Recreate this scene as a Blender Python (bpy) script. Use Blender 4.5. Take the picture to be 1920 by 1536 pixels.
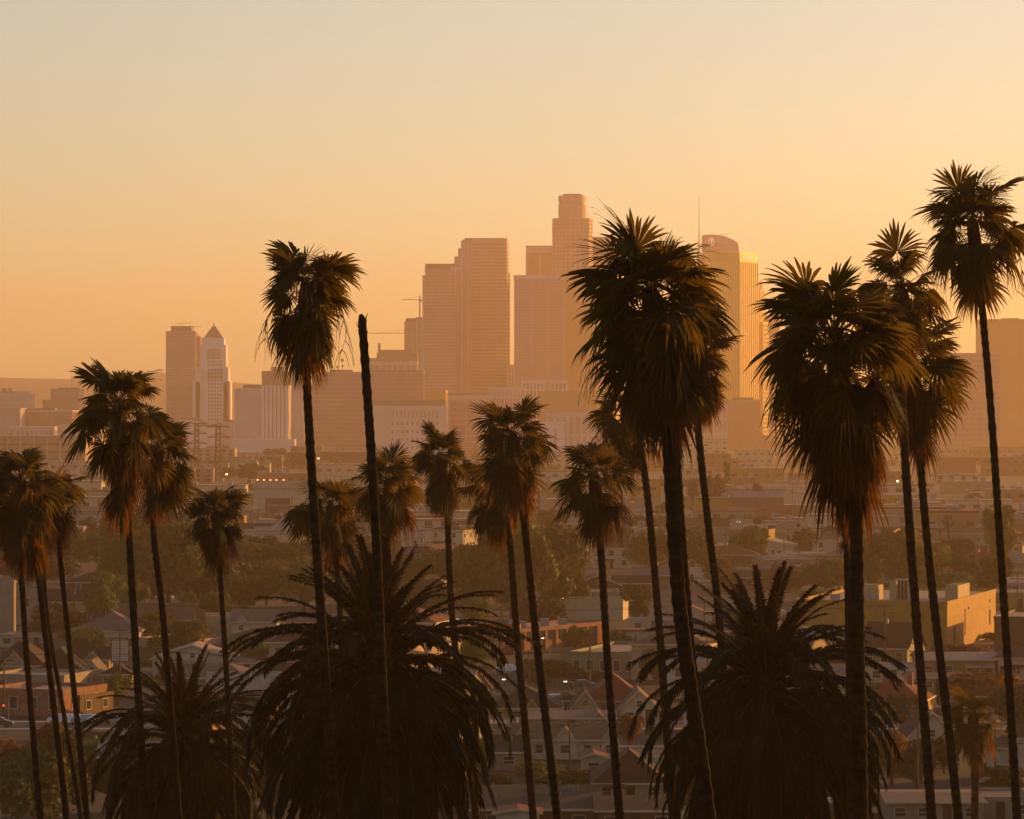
import bpy, math, random
from mathutils import Vector, Matrix, noise

R = math.radians
for _o in list(bpy.data.objects):
    bpy.data.objects.remove(_o)
sc = bpy.context.scene
col = sc.collection

# ---------------------------------------------------------------- camera
EYE = 45.0          # eye height above the plain, standing on the hillside
F = 7200.0          # focal length in photograph pixels (1920 wide)
cd = bpy.data.cameras.new('camera')
cd.sensor_fit = 'HORIZONTAL'; cd.sensor_width = 36.0; cd.lens = 135.0
cd.clip_start = 1.0; cd.clip_end = 40000.0
cam = bpy.data.objects.new('camera', cd); col.objects.link(cam)
cam.location = (0, 0, EYE); cam.rotation_euler = (R(90), 0, 0)
sc.camera = cam

# ---------------------------------------------------------------- sky, sun, exposure
SUN_AZ, SUN_EL = 53.0, 8.5      # degrees right of the view axis, above the horizon
w = bpy.data.worlds.new('World'); sc.world = w; w.use_nodes = True
nt = w.node_tree; nt.nodes.clear()
sky = nt.nodes.new('ShaderNodeTexSky'); sky.sky_type = 'NISHITA'; sky.sun_disc = False
sky.sun_elevation = R(SUN_EL); sky.sun_rotation = R(SUN_AZ)
sky.altitude = 100; sky.air_density = 1.0; sky.dust_density = 0.9; sky.ozone_density = 1.0
tint = nt.nodes.new('ShaderNodeMix'); tint.data_type = 'RGBA'; tint.blend_type = 'MULTIPLY'
tint.inputs[0].default_value = 1.0
tint.inputs[7].default_value = (1.0, 0.95, 0.98, 1)
bg = nt.nodes.new('ShaderNodeBackground'); bg.inputs[1].default_value = 0.118
wo = nt.nodes.new('ShaderNodeOutputWorld')
nt.links.new(sky.outputs[0], tint.inputs[6]); nt.links.new(tint.outputs[2], bg.inputs[0])
nt.links.new(bg.outputs[0], wo.inputs[0])

sd = bpy.data.lights.new('sun', 'SUN'); sd.energy = 5.0; sd.angle = R(0.6); sd.color = (1.0, 0.46, 0.08)
sun = bpy.data.objects.new('sun', sd); col.objects.link(sun)
_sv = Vector((math.sin(R(SUN_AZ)) * math.cos(R(SUN_EL)), math.cos(R(SUN_AZ)) * math.cos(R(SUN_EL)), math.sin(R(SUN_EL))))
sun.rotation_euler = (-_sv).to_track_quat('-Z', 'Y').to_euler()
sun.location = _sv * 500
sc.view_settings.view_transform = 'Standard'; sc.view_settings.look = 'None'
sc.view_settings.exposure = 0.42; sc.view_settings.gamma = 1.0
sc.cycles.use_denoising = True
sc.cycles.max_bounces = 6; sc.cycles.diffuse_bounces = 2; sc.cycles.glossy_bounces = 2
sc.cycles.transmission_bounces = 3; sc.cycles.transparent_max_bounces = 6; sc.cycles.volume_bounces = 1
sc.cycles.sample_clamp_indirect = 4.0

HAZE_DENSITY = 1.0e-4
HAZE_COLOR = (0.99, 0.70, 0.42)
HAZE_G = 0.44

# ---------------------------------------------------------------- helpers
def pt(px, py, Y):
    """The point that stands at depth Y (metres along the view axis) behind a photograph pixel."""
    return Vector(((px - 960.0) / F * Y, Y, EYE - (py - 768.0) / F * Y))

def xz(px, Y): return (px - 960.0) / F * Y
def zz(py, Y): return EYE - (py - 768.0) / F * Y

def ground_z(x, y):
    """Hillside below the camera falling to the flat plain."""
    prof = [(-200, 47.0), (-10, 43.6), (10, 42.5), (40, 37.0), (100, 26.0), (200, 17.0), (300, 8.5), (390, 1.2), (420, 0.0), (1e6, 0.0)]
    z = 0.0
    for (a, za), (b, zb) in zip(prof, prof[1:]):
        if a <= y <= b:
            t = (y - a) / (b - a); z = za + (zb - za) * t; break
    # added spur out of view on the right, shaped to shade the slope
    return z + 38.0 * math.exp(-((x - 90.0) / 26.0) ** 2 - ((y - 210.0) / 62.0) ** 2)

MATS = {}
def mat(name, color, rough=0.8, var=0.25, scale=0.6, bump=0.0, metallic=0.0, spec=0.3, trans=0.0, tcol=None, rnd=0.0, emit=0.0, stretch=None):
    """Procedural material: base colour broken by noise, a per-object shift, bump and optional leaf translucency."""
    if name in MATS: return MATS[name]
    m = bpy.data.materials.new(name); m.use_nodes = True
    n = m.node_tree; n.nodes.clear(); L = n.links.new
    out = n.nodes.new('ShaderNodeOutputMaterial')
    b = n.nodes.new('ShaderNodeBsdfPrincipled')
    b.inputs['Roughness'].default_value = rough; b.inputs['Metallic'].default_value = metallic
    b.inputs['Specular IOR Level'].default_value = spec
    tc = n.nodes.new('ShaderNodeTexCoord')
    src = tc.outputs['Object']
    if stretch:
        mp = n.nodes.new('ShaderNodeMapping'); mp.inputs['Scale'].default_value = stretch
        L(src, mp.inputs[0]); src = mp.outputs[0]
    nz = n.nodes.new('ShaderNodeTexNoise'); nz.inputs['Scale'].default_value = scale; nz.inputs['Detail'].default_value = 5
    L(src, nz.inputs['Vector'])
    lo = tuple(max(0.0, c * (1 - var)) for c in color); hi = tuple(min(1.0, c * (1 + var)) for c in color)
    rp = n.nodes.new('ShaderNodeValToRGB')
    rp.color_ramp.elements[0].color = (*lo, 1); rp.color_ramp.elements[0].position = 0.3
    rp.color_ramp.elements[1].color = (*hi, 1); rp.color_ramp.elements[1].position = 0.7
    L(nz.outputs['Fac'], rp.inputs[0])
    c = rp.outputs[0]
    if rnd > 0:
        oi = n.nodes.new('ShaderNodeObjectInfo')
        hs = n.nodes.new('ShaderNodeHueSaturation')
        ma = n.nodes.new('ShaderNodeMath'); ma.operation = 'MULTIPLY_ADD'
        ma.inputs[1].default_value = 2 * rnd; ma.inputs[2].default_value = 1 - rnd
        L(oi.outputs['Random'], ma.inputs[0]); L(ma.outputs[0], hs.inputs['Value'])
        mb_ = n.nodes.new('ShaderNodeMath'); mb_.operation = 'MULTIPLY_ADD'
        mb_.inputs[1].default_value = 0.08 * min(1, rnd * 2); mb_.inputs[2].default_value = 0.5 - 0.04 * min(1, rnd * 2)
        L(oi.outputs['Random'], mb_.inputs[0]); L(mb_.outputs[0], hs.inputs['Hue'])
        L(c, hs.inputs['Color']); c = hs.outputs[0]
    L(c, b.inputs['Base Color'])
    if bump > 0:
        bp = n.nodes.new('ShaderNodeBump'); bp.inputs['Strength'].default_value = bump; bp.inputs['Distance'].default_value = 0.05
        n2 = n.nodes.new('ShaderNodeTexNoise'); n2.inputs['Scale'].default_value = scale * 6; n2.inputs['Detail'].default_value = 4
        L(src, n2.inputs['Vector']); L(n2.outputs['Fac'], bp.inputs['Height']); L(bp.outputs[0], b.inputs['Normal'])
    if emit > 0:
        b.inputs['Emission Color'].default_value = (*color, 1); b.inputs['Emission Strength'].default_value = emit
    if trans > 0:
        t = n.nodes.new('ShaderNodeBsdfTranslucent'); t.inputs[0].default_value = (*(tcol or color), 1)
        mx = n.nodes.new('ShaderNodeMixShader'); mx.inputs[0].default_value = trans
        L(b.outputs[0], mx.inputs[1]); L(t.outputs[0], mx.inputs[2]); L(mx.outputs[0], out.inputs[0])
    else:
        L(b.outputs[0], out.inputs[0])
    MATS[name] = m
    return m

class MB:
    """Collects faces into one mesh; optional material slots per face."""
    def __init__(s): s.v = []; s.f = []; s.m = []
    def add(s, vs, fs, mi=0):
        k = len(s.v); s.v.extend([tuple(q) for q in vs]); s.f.extend([tuple(i + k for i in f) for f in fs]); s.m.extend([mi] * len(fs))
        return s
    def box(s, x0, x1, y0, y1, z0, z1, mi=0, M=None):
        vs = [(x0, y0, z0), (x1, y0, z0), (x1, y1, z0), (x0, y1, z0), (x0, y0, z1), (x1, y0, z1), (x1, y1, z1), (x0, y1, z1)]
        if M: vs = [M @ Vector(q) for q in vs]
        return s.add(vs, [(0, 3, 2, 1), (4, 5, 6, 7), (0, 1, 5, 4), (1, 2, 6, 5), (2, 3, 7, 6), (3, 0, 4, 7)], mi)
    def beam(s, a, b, r, mi=0, r2=None, n=4):
        a = Vector(a); b = Vector(b); d = b - a
        if d.length < 1e-6: return s
        r2 = r if r2 is None else r2
        q = d.to_track_quat('Z', 'Y').to_matrix()
        vs = []
        for p, rr in ((a, r), (b, r2)):
            for i in range(n):
                t = 2 * math.pi * (i + .5) / n
                vs.append(p + q @ Vector((math.cos(t) * rr, math.sin(t) * rr, 0)))
        fs = [(i, (i + 1) % n, n + (i + 1) % n, n + i) for i in range(n)]
        fs += [tuple(range(n - 1, -1, -1)), tuple(range(n, 2 * n))]
        return s.add(vs, fs, mi)
    def prism(s, poly, z0, z1, mi=0, top=None):
        """poly: list of (x, y) counter-clockwise; top: optional other polygon for the upper ring."""
        n = len(poly); t = top or poly
        vs = [(x, y, z0) for x, y in poly] + [(x, y, z1) for x, y in t]
        fs = [(i, (i + 1) % n, n + (i + 1) % n, n + i) for i in range(n)] + [tuple(range(n - 1, -1, -1)), tuple(range(n, 2 * n))]
        return s.add(vs, fs, mi)
    def tube(s, pts, rads, n=8, mi=0, cap=True):
        vs = []; N = len(pts)
        for i, p in enumerate(pts):
            d = (Vector(pts[min(i + 1, N - 1)]) - Vector(pts[max(i - 1, 0)])).normalized()
            ux = Vector((0, 1, 0)).cross(d)
            if ux.length < 1e-3: ux = Vector((1, 0, 0))
            ux.normalize(); uy = d.cross(ux)
            for k in range(n):
                t = 2 * math.pi * k / n
                vs.append(Vector(p) + (ux * math.cos(t) + uy * math.sin(t)) * rads[i])
        fs = []
        for i in range(N - 1):
            for k in range(n):
                a = i * n + k; b_ = i * n + (k + 1) % n
                fs.append((a, b_, b_ + n, a + n))
        if cap: fs += [tuple(range(n - 1, -1, -1)), tuple(range((N - 1) * n, N * n))]
        return s.add(vs, fs, mi)
    def mesh(s, name, mats, smooth=False):
        me = bpy.data.meshes.new(name); me.from_pydata(s.v, [], s.f)
        for m in (mats if isinstance(mats, (list, tuple)) else [mats]): me.materials.append(m)
        if any(s.m): me.polygons.foreach_set('material_index', s.m)
        if smooth: me.polygons.foreach_set('use_smooth', [True] * len(me.polygons))
        me.update()
        return me
    def build(s, name, mats, parent=None, smooth=False, **k):
        return link(name, s.mesh(name, mats, smooth), parent, **k)

def link(name, data, parent=None, loc=None, rz=None, **props):
    o = bpy.data.objects.new(name, data); col.objects.link(o)
    if parent: o.parent = parent
    if loc is not None: o.location = loc
    if rz is not None: o.rotation_euler = (0, 0, rz)
    for k, v in props.items(): o[k] = v
    return o

def thing(name, label, cat, loc=(0, 0, 0), rz=0.0, group=None):
    o = bpy.data.objects.new(name, None); col.objects.link(o)
    o.location = loc; o.rotation_euler = (0, 0, rz); o.empty_display_size = 0.5
    o['label'] = label; o['category'] = cat
    if group: o['group'] = group
    return o
# ---------------------------------------------------------------- ground, hills, haze
M_ground = mat('dry ground', (0.033, 0.020, 0.008), 0.95, 0.5, 0.03, bump=0.3)
def build_ground():
    ys = [-200, -100, -40, -10, 0, 10, 20, 40, 60, 80, 100, 115, 130, 145, 160, 175, 190, 205, 220, 235, 250, 270, 300, 325, 350, 390, 420, 470, 560, 700, 900, 1200, 1600, 2200, 3000, 4200, 6000, 8500, 11000]
    xs = [-2600, -1500, -900, -500, -300, -180, -120, -80, -50, -25, 0, 15, 30, 42, 54, 66, 78, 90, 102, 114, 128, 145, 180, 300, 500, 900, 1500, 2600]
    m = MB(); vs = [(x, y, ground_z(x, y)) for y in ys for x in xs]; n = len(xs)
    fs = [(j * n + i, j * n + i + 1, (j + 1) * n + i + 1, (j + 1) * n + i) for j in range(len(ys) - 1) for i in range(n - 1)]
    m.add(vs, fs)
    o = m.build('ground', M_ground, smooth=True); o['kind'] = 'structure'
build_ground()

M_hill = mat('distant hill scrub', (0.09, 0.075, 0.05), 0.95, 0.4, 0.004)
def build_hills():
    """A low range closing the plain; higher towards the left."""
    xs = [-2600 + 40 * i for i in range(131)]
    m = MB(); rows = []
    for k, (y, f) in enumerate([(8600, 0.0), (8900, 0.45), (9200, 0.8), (9500, 1.0), (10000, 0.75), (10600, 0.0)]):
        row = []
        for x in xs:
            px = 960 + F * x / 9500
            top = 128 if px < 300 else 128 - (px - 300) / 500 * 38 if px < 800 else 92
            top += 16 * noise.noise((x * 0.004, 3.1, 0)) + 7 * noise.noise((x * 0.015, 7.7, 0))
            row.append((x, y, -0.5 + top * f))
        rows.append(row)
    n = len(xs)
    m.add([p for r in rows for p in r], [(j * n + i, j * n + i + 1, (j + 1) * n + i + 1, (j + 1) * n + i) for j in range(len(rows) - 1) for i in range(n - 1)])
    o = m.build('hills', M_hill, smooth=True); o['kind'] = 'structure'
build_hills()

def build_haze():
    m = MB(); m.box(-2700, 2700, -220, 11100, -1.5, 372)
    hm = bpy.data.materials.new('haze air'); hm.use_nodes = True; n = hm.node_tree; n.nodes.clear()
    out = n.nodes.new('ShaderNodeOutputMaterial'); pv = n.nodes.new('ShaderNodeVolumePrincipled')
    pv.inputs['Density'].default_value = HAZE_DENSITY; pv.inputs['Color'].default_value = (*HAZE_COLOR, 1)
    pv.inputs['Anisotropy'].default_value = HAZE_G
    n.links.new(pv.outputs[0], out.inputs['Volume'])
    hm.cycles.homogeneous_volume = True
    o = m.build('haze', hm); o['kind'] = 'stuff'; o['label'] = 'warm evening haze filling the air over the city'; o['category'] = 'haze'
build_haze()
# ---------------------------------------------------------------- palms
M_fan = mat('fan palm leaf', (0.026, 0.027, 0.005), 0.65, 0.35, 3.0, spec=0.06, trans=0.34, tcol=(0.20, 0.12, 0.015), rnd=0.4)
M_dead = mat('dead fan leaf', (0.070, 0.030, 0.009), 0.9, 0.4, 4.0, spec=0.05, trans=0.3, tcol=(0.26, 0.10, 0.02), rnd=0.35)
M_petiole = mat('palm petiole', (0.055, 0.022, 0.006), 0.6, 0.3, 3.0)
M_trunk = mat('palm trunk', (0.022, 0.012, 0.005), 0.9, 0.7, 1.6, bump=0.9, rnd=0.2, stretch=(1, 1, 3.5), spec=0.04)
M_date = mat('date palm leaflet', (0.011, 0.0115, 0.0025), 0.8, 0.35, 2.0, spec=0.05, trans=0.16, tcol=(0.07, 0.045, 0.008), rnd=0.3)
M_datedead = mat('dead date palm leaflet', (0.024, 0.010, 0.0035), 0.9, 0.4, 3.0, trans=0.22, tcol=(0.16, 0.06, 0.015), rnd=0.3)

def fan_leaf(seed, elev, dead=False):
    """One fan leaf built pointing along +X with the given petiole elevation; gravity along -Z."""
    rn = random.Random(seed); m = MB()
    Lp = rn.uniform(0.70, 1.02) * (0.8 if dead else 1.0)
    bend = R(rn.uniform(8, 26)) if not dead else R(rn.uniform(5, 15))
    a0 = R(elev); pts = []; rad = []; p = Vector((0.05, 0, 0)); K = 5
    for i in range(K + 1):
        t = i / K; a = a0 - bend * t * t * (1 if elev > -60 else 0.3)
        pts.append(p.copy()); rad.append(0.021 * (1 - 0.5 * t))
        p = p + Vector((math.cos(a), 0, math.sin(a))) * (Lp / K)
    m.tube(pts, rad, 3, 1)
    hub = pts[-1]; a = a0 - bend - R(rn.uniform(0, 25)) * (1 if elev > -50 else 0)
    fwd = Vector((math.cos(a), 0, math.sin(a))); roll = R(rn.uniform(-40, 40))
    side = Matrix.Rotation(roll, 3, fwd) @ Vector((0, 1, 0)); nrm = fwd.cross(side) * -1
    if nrm.z < 0: nrm = -nrm
    N = 30 if not dead else 20
    span = R(rn.uniform(112, 142)) if not dead else R(rn.uniform(35, 75))
    cup = rn.uniform(-0.05, 0.35) if not dead else rn.uniform(0.2, 0.6)
    Lb = rn.uniform(0.92, 1.12); droop = rn.uniform(0.25, 0.85) if not dead else rn.uniform(0.8, 1.4)
    dth = 2 * span / N
    for i in range(N):
        th = -span + dth * (i + .5)
        d = fwd * math.cos(th) + side * math.sin(th) - nrm * (cup * abs(math.sin(th)) ** 1.5)
        d.normalize(); d = (d + Vector((rn.uniform(-.05, .05), rn.uniform(-.05, .05), rn.uniform(-.05, .05)))).normalized()
        e = (side * math.cos(th) - fwd * math.sin(th)).normalized()
        L = Lb * (0.80 + 0.20 * math.cos(th)) * rn.uniform(0.85, 1.1)
        if rn.random() < 0.06: L *= 0.6
        fused = rn.uniform(0.52, 0.62); dk = 1 - 0.85 * max(0, d.z)
        wmax = math.tan(dth / 2) * fused * L * 1.05
        prof = [(0.03, 0.12), (fused, 1.0), (0.77, 0.66), (0.9, 0.36)]
        vs = []
        for r, wf in prof:
            q = hub + d * (L * r); q.z -= droop * dk * max(0, r - 0.35) ** 2 * L * 0.9
            hw = wmax * wf; pl = 0.35 * hw
            vs += [q - e * hw + nrm * pl, q + e * hw - nrm * pl]
        q = hub + d * L; q.z -= droop * dk * 0.65 ** 2 * L * 0.9 + rn.uniform(0, 0.12) * dk
        vs.append(q)
        m.add(vs, [(0, 1, 3, 2), (2, 3, 5, 4), (4, 5, 7, 6), (6, 7, 8)], 0)
    return m.mesh('dead_fan_leaf' if dead else 'fan_leaf', [M_dead if dead else M_fan, M_petiole])

FAN = {e: [fan_leaf(100 + 7 * e + k, e) for k in range(4)] for e in (80, 62, 42, 22, 2, -18, -38, -56)}
FAN_KEYS = sorted(FAN)
FAN_DEAD = {e: [fan_leaf(900 - 5 * e + k, e, True) for k in range(4)] for e in (-50, -62, -74, -84)}

def seed_stalk(seed):
    """Spent flower stalk: an arching stem with hanging thin branchlets."""
    rn = random.Random(seed); m = MB(); p = Vector((0.05, 0, 0)); pts = []; a = R(25)
    for i in range(9):
        pts.append(p.copy()); a -= R(17); p = p + Vector((math.cos(a), 0, math.sin(a))) * 0.27
    m.tube(pts, [0.016 - 0.0012 * i for i in range(9)], 3)
    for k in range(11):
        b = pts[rn.randint(3, 8)]; q = b.copy(); prev = b.copy()
        dx, dy = rn.uniform(-.25, .3), rn.uniform(-.25, .25)
        L = rn.uniform(.3, .8)
        for j in range(3):
            q = prev + Vector((dx * (1 - j * .3), dy * (1 - j * .3), -L * (0.5 + .25 * j))) * .55
            m.beam(prev, q, 0.012 - .003 * j, n=3); prev = q
    return m.mesh('seed_stalk', [M_dead])
STALKS = [seed_stalk(50 + i) for i in range(5)]

def trunk_tube(path, r0, r1, step=0.15, seed=0, n=10, rough=0.15):
    """path: bottom-to-top points; ringed, slightly uneven tapering trunk."""
    rn = random.Random(seed); pts = []; rad = []
    P = [Vector(p) for p in path]; segs = [(P[i + 1] - P[i]).length for i in range(len(P) - 1)]; T = sum(segs)
    k = max(8, int(T / step))
    def at(u):
        s = u * T
        for i, L in enumerate(segs):
            if s <= L or i == len(segs) - 1:
                return catmull(P, i, min(1, s / L))
            s -= L
    for i in range(k + 1):
        u = i / k; r = r0 + (r1 - r0) * u
        if u < 0.06: r *= 1 + (0.06 - u) * 5
        r *= 1 + (rough if i % 3 == 0 else -rough * 0.35) * rn.uniform(0.3, 1.0) + .05 * noise.noise((u * 9, seed, 0))
        pts.append(at(u)); rad.append(r)
    return MB().tube(pts, rad, n)

def catmull(P, i, t):
    p0 = P[max(0, i - 1)]; p1 = P[i]; p2 = P[i + 1]; p3 = P[min(len(P) - 1, i + 2)]
    return 0.5 * ((2 * p1) + (p2 - p0) * t + (2 * p0 - 5 * p1 + 4 * p2 - p3) * t * t + (3 * p1 - p0 - 3 * p2 + p3) * t ** 3)

def px_path(pxs, Y):
    """Trunk centre line from photograph points (top first), carried on down to the hillside at depth Y."""
    top = [pt(x, y, Y) for x, y in pxs]
    a, b = top[-2], top[-1]; d = (b - a).normalized()
    gz = ground_z(b.x, Y)
    if b.z > gz + 0.3:
        d.x *= 0.7; d.normalize(); k = (b.z - gz) / max(0.2, -d.z); e = b + d * (k + 0.4)
        top.append(e)
    return list(reversed(top))

PALMS = []
def fan_palm(label, heart, hw, skirt, trunk, Y, tw, live=34, dead=20, seed=1, elev_top=84, elev_low=-58, stalks=2, group='tall fan palms on the hillside', shag=1.0):
    """heart: pixel of the crown's growing point; hw: crown half width in px; skirt: px length of dead leaves below the heart."""
    rn = random.Random(seed); live = int(live * rn.uniform(1.1, 1.45)); elev_top -= rn.uniform(0, 14); elev_low += rn.uniform(-8, 12)
    heart = (heart[0] - (trunk[0][0] - heart[0]) * .1, heart[1] - .12 * hw); skirt += .12 * hw
    path = px_path([heart] + trunk, Y); base = path[0].copy()
    t = thing('fan_palm', label, 'palm tree', base, group=group)
    s = hw / F * Y / 1.74
    rt = tw * .93 / 2 / F * Y
    loc = [p - base for p in path]
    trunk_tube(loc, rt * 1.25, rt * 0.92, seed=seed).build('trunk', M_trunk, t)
    top = loc[-1]; down = (loc[-2] - loc[-1]).normalized()
    ga = 2.399963; az = rn.uniform(0, 6.28)
    gap0 = rn.uniform(0, 6.28); wide = rn.uniform(.94, 1.08)
    for i in range(rn.randint(2, 6)):          # broken leaves hanging out of the crown
        a_ = rn.uniform(0, 6.28); f = s * rn.uniform(.9, 1.3)
        o = link('dead_frond', rn.choice(FAN_DEAD[rn.choice((-50, -62))]), t, top + down * (s * rn.uniform(.3, .9)) + Vector((math.cos(a_), math.sin(a_), 0)) * s * rn.uniform(.2, .7), a_); o.scale = (f, f, f)
    MB().tube([top + down * (s * 1.3), top + down * (s * .8), top + down * (s * .25), top - down * (s * .12)], [rt * 1.05, rt * 1.9, rt * 1.7, rt * .5], 9).build('leaf_bases', M_dead, t)
    for i in range(8):          # young leaves filling the heart
        a_ = rn.uniform(0, 6.28); f = s * rn.uniform(.4, .7)
        o = link('frond', rn.choice(FAN[rn.choice((80, 62))]), t, top, a_); o.scale = (f, f, f)
    for i in range(live):
        u = (i + .5) / live
        e = elev_top + (elev_low - elev_top) * (u ** 0.92) + rn.uniform(-14, 14)
        key = min(FAN_KEYS, key=lambda q: abs(q - e))
        az += ga + rn.uniform(-.25, .25)
        if abs((az - gap0 + math.pi) % 6.283 - math.pi) < .5 and rn.random() < .6: continue
        att = top + down * (0.02 + 0.9 * shag * u * u) * s
        f = s * wide * (rn.uniform(0.70, 1.06) if rn.random() < .85 else rn.uniform(1.06, 1.28))
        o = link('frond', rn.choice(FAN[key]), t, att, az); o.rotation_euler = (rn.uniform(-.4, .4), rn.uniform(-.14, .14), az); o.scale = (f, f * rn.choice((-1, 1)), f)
    sk = skirt / F * Y
    for i in range(dead):
        u = (i + .5) / dead
        key = rn.choice((-50, -62, -74, -74, -84)) if u < 0.5 + .4 * (shag - 1) else rn.choice((-74, -84, -84, -84))
        az += ga + rn.uniform(-.3, .3)
        d = 0.7 * s + u * max(0.1, sk - 1.8 * s)
        att = top + down * d
        att = att + Vector((math.cos(az), math.sin(az), 0)) * rt * 0.8
        f = s * rn.uniform(0.42, 0.98) * (1 + .4 * (shag - 1))
        o = link('dead_frond', rn.choice(FAN_DEAD[key]), t, att, az); o.scale = (f, f * rn.choice((-1, 1)), f)
    for i in range(stalks):
        a = rn.uniform(0, 6.28)
        o = link('seed_stalk', STALKS[rn.randrange(5)], t, top + down * 0.5 * s, a); f = s * rn.uniform(1.0, 1.35); o.scale = (f, f, f)
    PALMS.append((t, trunk))
    return t

# -- pinnate date palm fronds
def date_frond(seed, elev, bend, dead=False, L=5.3):
    rn = random.Random(seed); m = MB(); p = Vector((0.15, 0, 0)); K = 26; pts = []; dirs = []
    sw = rn.uniform(-.25, .25)
    for i in range(K + 1):
        t = i / K; a = R(elev) - R(bend) * t ** 1.25
        a = max(a, R(-88))
        d = Vector((math.cos(a), sw * t, math.sin(a))).normalized(); pts.append(p.copy()); dirs.append(d); p = p + d * (L / K)
    m.tube(pts[::3] + [pts[-1]], [0.05 * (1 - 0.85 * (i / 9)) for i in range(len(pts[::3]) + 1)], 3, 1)
    n = 112
    for j in range(n):
        t = 0.10 + 0.89 * j / (n - 1); k = min(K - 1, int(t * K)); fr = t * K - k
        q = pts[k].lerp(pts[k + 1], fr); d = dirs[k].lerp(dirs[k + 1], fr).normalized()
        side = Vector((0, 1, 0)); side = (side - d * side.dot(d)).normalized(); up = side.cross(d) * -1
        if up.dot(Vector((-math.sin(R(elev)), 0, math.cos(R(elev))))) < 0: up = -up
        ll = 0.62 * min(1, t * 5) * (1 - 0.55 * max(0, t - .35) / .65) * rn.uniform(.85, 1.1)
        if dead and rn.random() < .25: continue
        for sg in (-1, 1):
            v = (side * sg * 0.78 + d * rn.uniform(.7, 1.0) + up * rn.uniform(-.05, .3)).normalized()
            wd = 0.034 if not dead else 0.026
            e = d - v * d.dot(v); e.normalize()
            mid = q + v * ll * .5; tip = q + v * ll; tip.z -= (0.11 if not dead else .16) * rn.uniform(.5, 1.6)
            m.add([q - e * wd * .7, q + e * wd * .7, mid + e * wd, mid - e * wd, tip], [(0, 1, 2, 3), (3, 2, 4)], 0)
    return m.mesh('dead_date_frond' if dead else 'date_frond', [M_datedead if dead else M_date, M_petiole])

DATE = {}
for e, b in ((84, 30), (70, 52), (56, 72), (42, 88), (27, 98), (12, 100), (-4, 86), (-20, 68), (-36, 52)):
    DATE[e] = [date_frond(300 + e * 3 + k, e, b + (k - 1) * 10) for k in range(3)]
DATE_DEAD = [date_frond(700 + k, -50 - 8 * k, 30, True, 4.0) for k in range(4)]

def date_palm(label, heart, hw, trunk_px, Y, live=92, dead=34, seed=1, tr=0.55):
    rn = random.Random(seed); h = pt(*heart, Y); gz = ground_z(h.x, Y)
    base = Vector((h.x + trunk_px / F * Y, Y, gz - 0.3))
    t = thing('date_palm', label, 'palm tree', base, group='feathery date palms on the hillside')
    s = hw / F * Y / 4.25
    top = h - base
    pts = []; rad = []; K = 60
    for i in range(K + 1):
        u = i / K; pts.append(Vector((top.x * u, 0, top.z * u))); r = tr
        if u > .86: r = tr * (1 + 0.9 * math.sin((u - .86) / .14 * math.pi * .8))
        rad.append(r * (1.06 if i % 2 else .95))
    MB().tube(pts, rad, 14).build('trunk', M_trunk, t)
    az = 0; ga = 2.399963; keys = sorted(DATE)
    for i in range(live):
        u = (i + .5) / live; e = 88 + (-40 - 88) * u ** .82 + rn.uniform(-7, 7)
        key = min(keys, key=lambda q: abs(q - e)); az += ga + rn.uniform(-.2, .2)
        f = s * rn.uniform(.9, 1.08) * (0.72 if e > 62 else .84 if e > 48 else 1)
        o = link('frond', rn.choice(DATE[key]), t, top + Vector((0, 0, 0.5 - 1.5 * u)) * s, az); o.scale = (f, f * rn.choice((-1, 1)), f)
    for i in range(dead):
        az += ga + rn.uniform(-.3, .3); f = s * rn.uniform(.8, 1.05)
        o = link('dead_frond', rn.choice(DATE_DEAD), t, top + Vector((math.cos(az) * tr * .8, math.sin(az) * tr * .8, -1.0 - 2.2 * (i / dead))) * s, az); o.scale = (f, f, f)
    return t

P = fan_palm
P('fan palm with the crown cut by the left picture edge', (22, 962), 66, 95, [(38, 1060), (50, 1230), (75, 1536)], 205, 12, 30, 16, 11)
P('fan palm rising highest in the cluster at the left edge', (42, 905), 84, 140, [(68, 1050), (92, 1250), (125, 1536)], 190, 12, 38, 30, 12, shag=1.4)
P('fan palm with thin trunk crossing behind another in the left cluster', (78, 975), 55, 80, [(88, 1150), (120, 1340), (152, 1536)], 230, 9, 24, 14, 13)
P('fan palm with drooping right frond, rightmost of the left edge cluster', (108, 925), 64, 105, [(112, 1035), (130, 1210), (163, 1536)], 210, 11, 30, 16, 14)
P('taller twin fan palm with broad crown left of the pyramid-topped tower', (222, 762), 92, 190, [(238, 950), (252, 1180), (272, 1536)], 165, 14, 46, 36, 15, shag=1.5)
P('shorter twin fan palm with crown just below the pyramid-topped tower', (298, 838), 74, 130, [(286, 965), (308, 1180), (335, 1536)], 190, 13, 38, 30, 16, shag=1.3)
P('small round fan palm standing alone between the twin palms and the tallest left palm', (405, 965), 68, 100, [(412, 1065), (424, 1250), (432, 1400)], 210, 11, 34, 22, 17)
P('tall fan palm against open sky beside the headless palm trunk', (573, 545), 104, 158, [(574, 690), (592, 1000), (628, 1536)], 138, 18, 44, 26, 18, stalks=4)
P('small fan palm half hidden behind the tall lone palm trunk', (620, 952), 68, 108, [(632, 1060), (640, 1200), (648, 1400)], 215, 12, 30, 24, 20)
P('fan palm with glowing skirt right behind the headless trunk', (727, 905), 70, 105, [(727, 1010), (734, 1150), (745, 1400)], 205, 11, 34, 24, 21)
P('fan palm with round ball of dead leaves under its crown, above the big date palm', (826, 860), 64, 98, [(838, 960), (850, 1180), (893, 1536)], 225, 13, 34, 34, 22, shag=1.25)
P('fan palm lower of the overlapping pair near the centre', (918, 915), 58, 95, [(952, 990), (970, 1200), (1000, 1536)], 215, 14, 30, 34, 23, shag=1.4)
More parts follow.
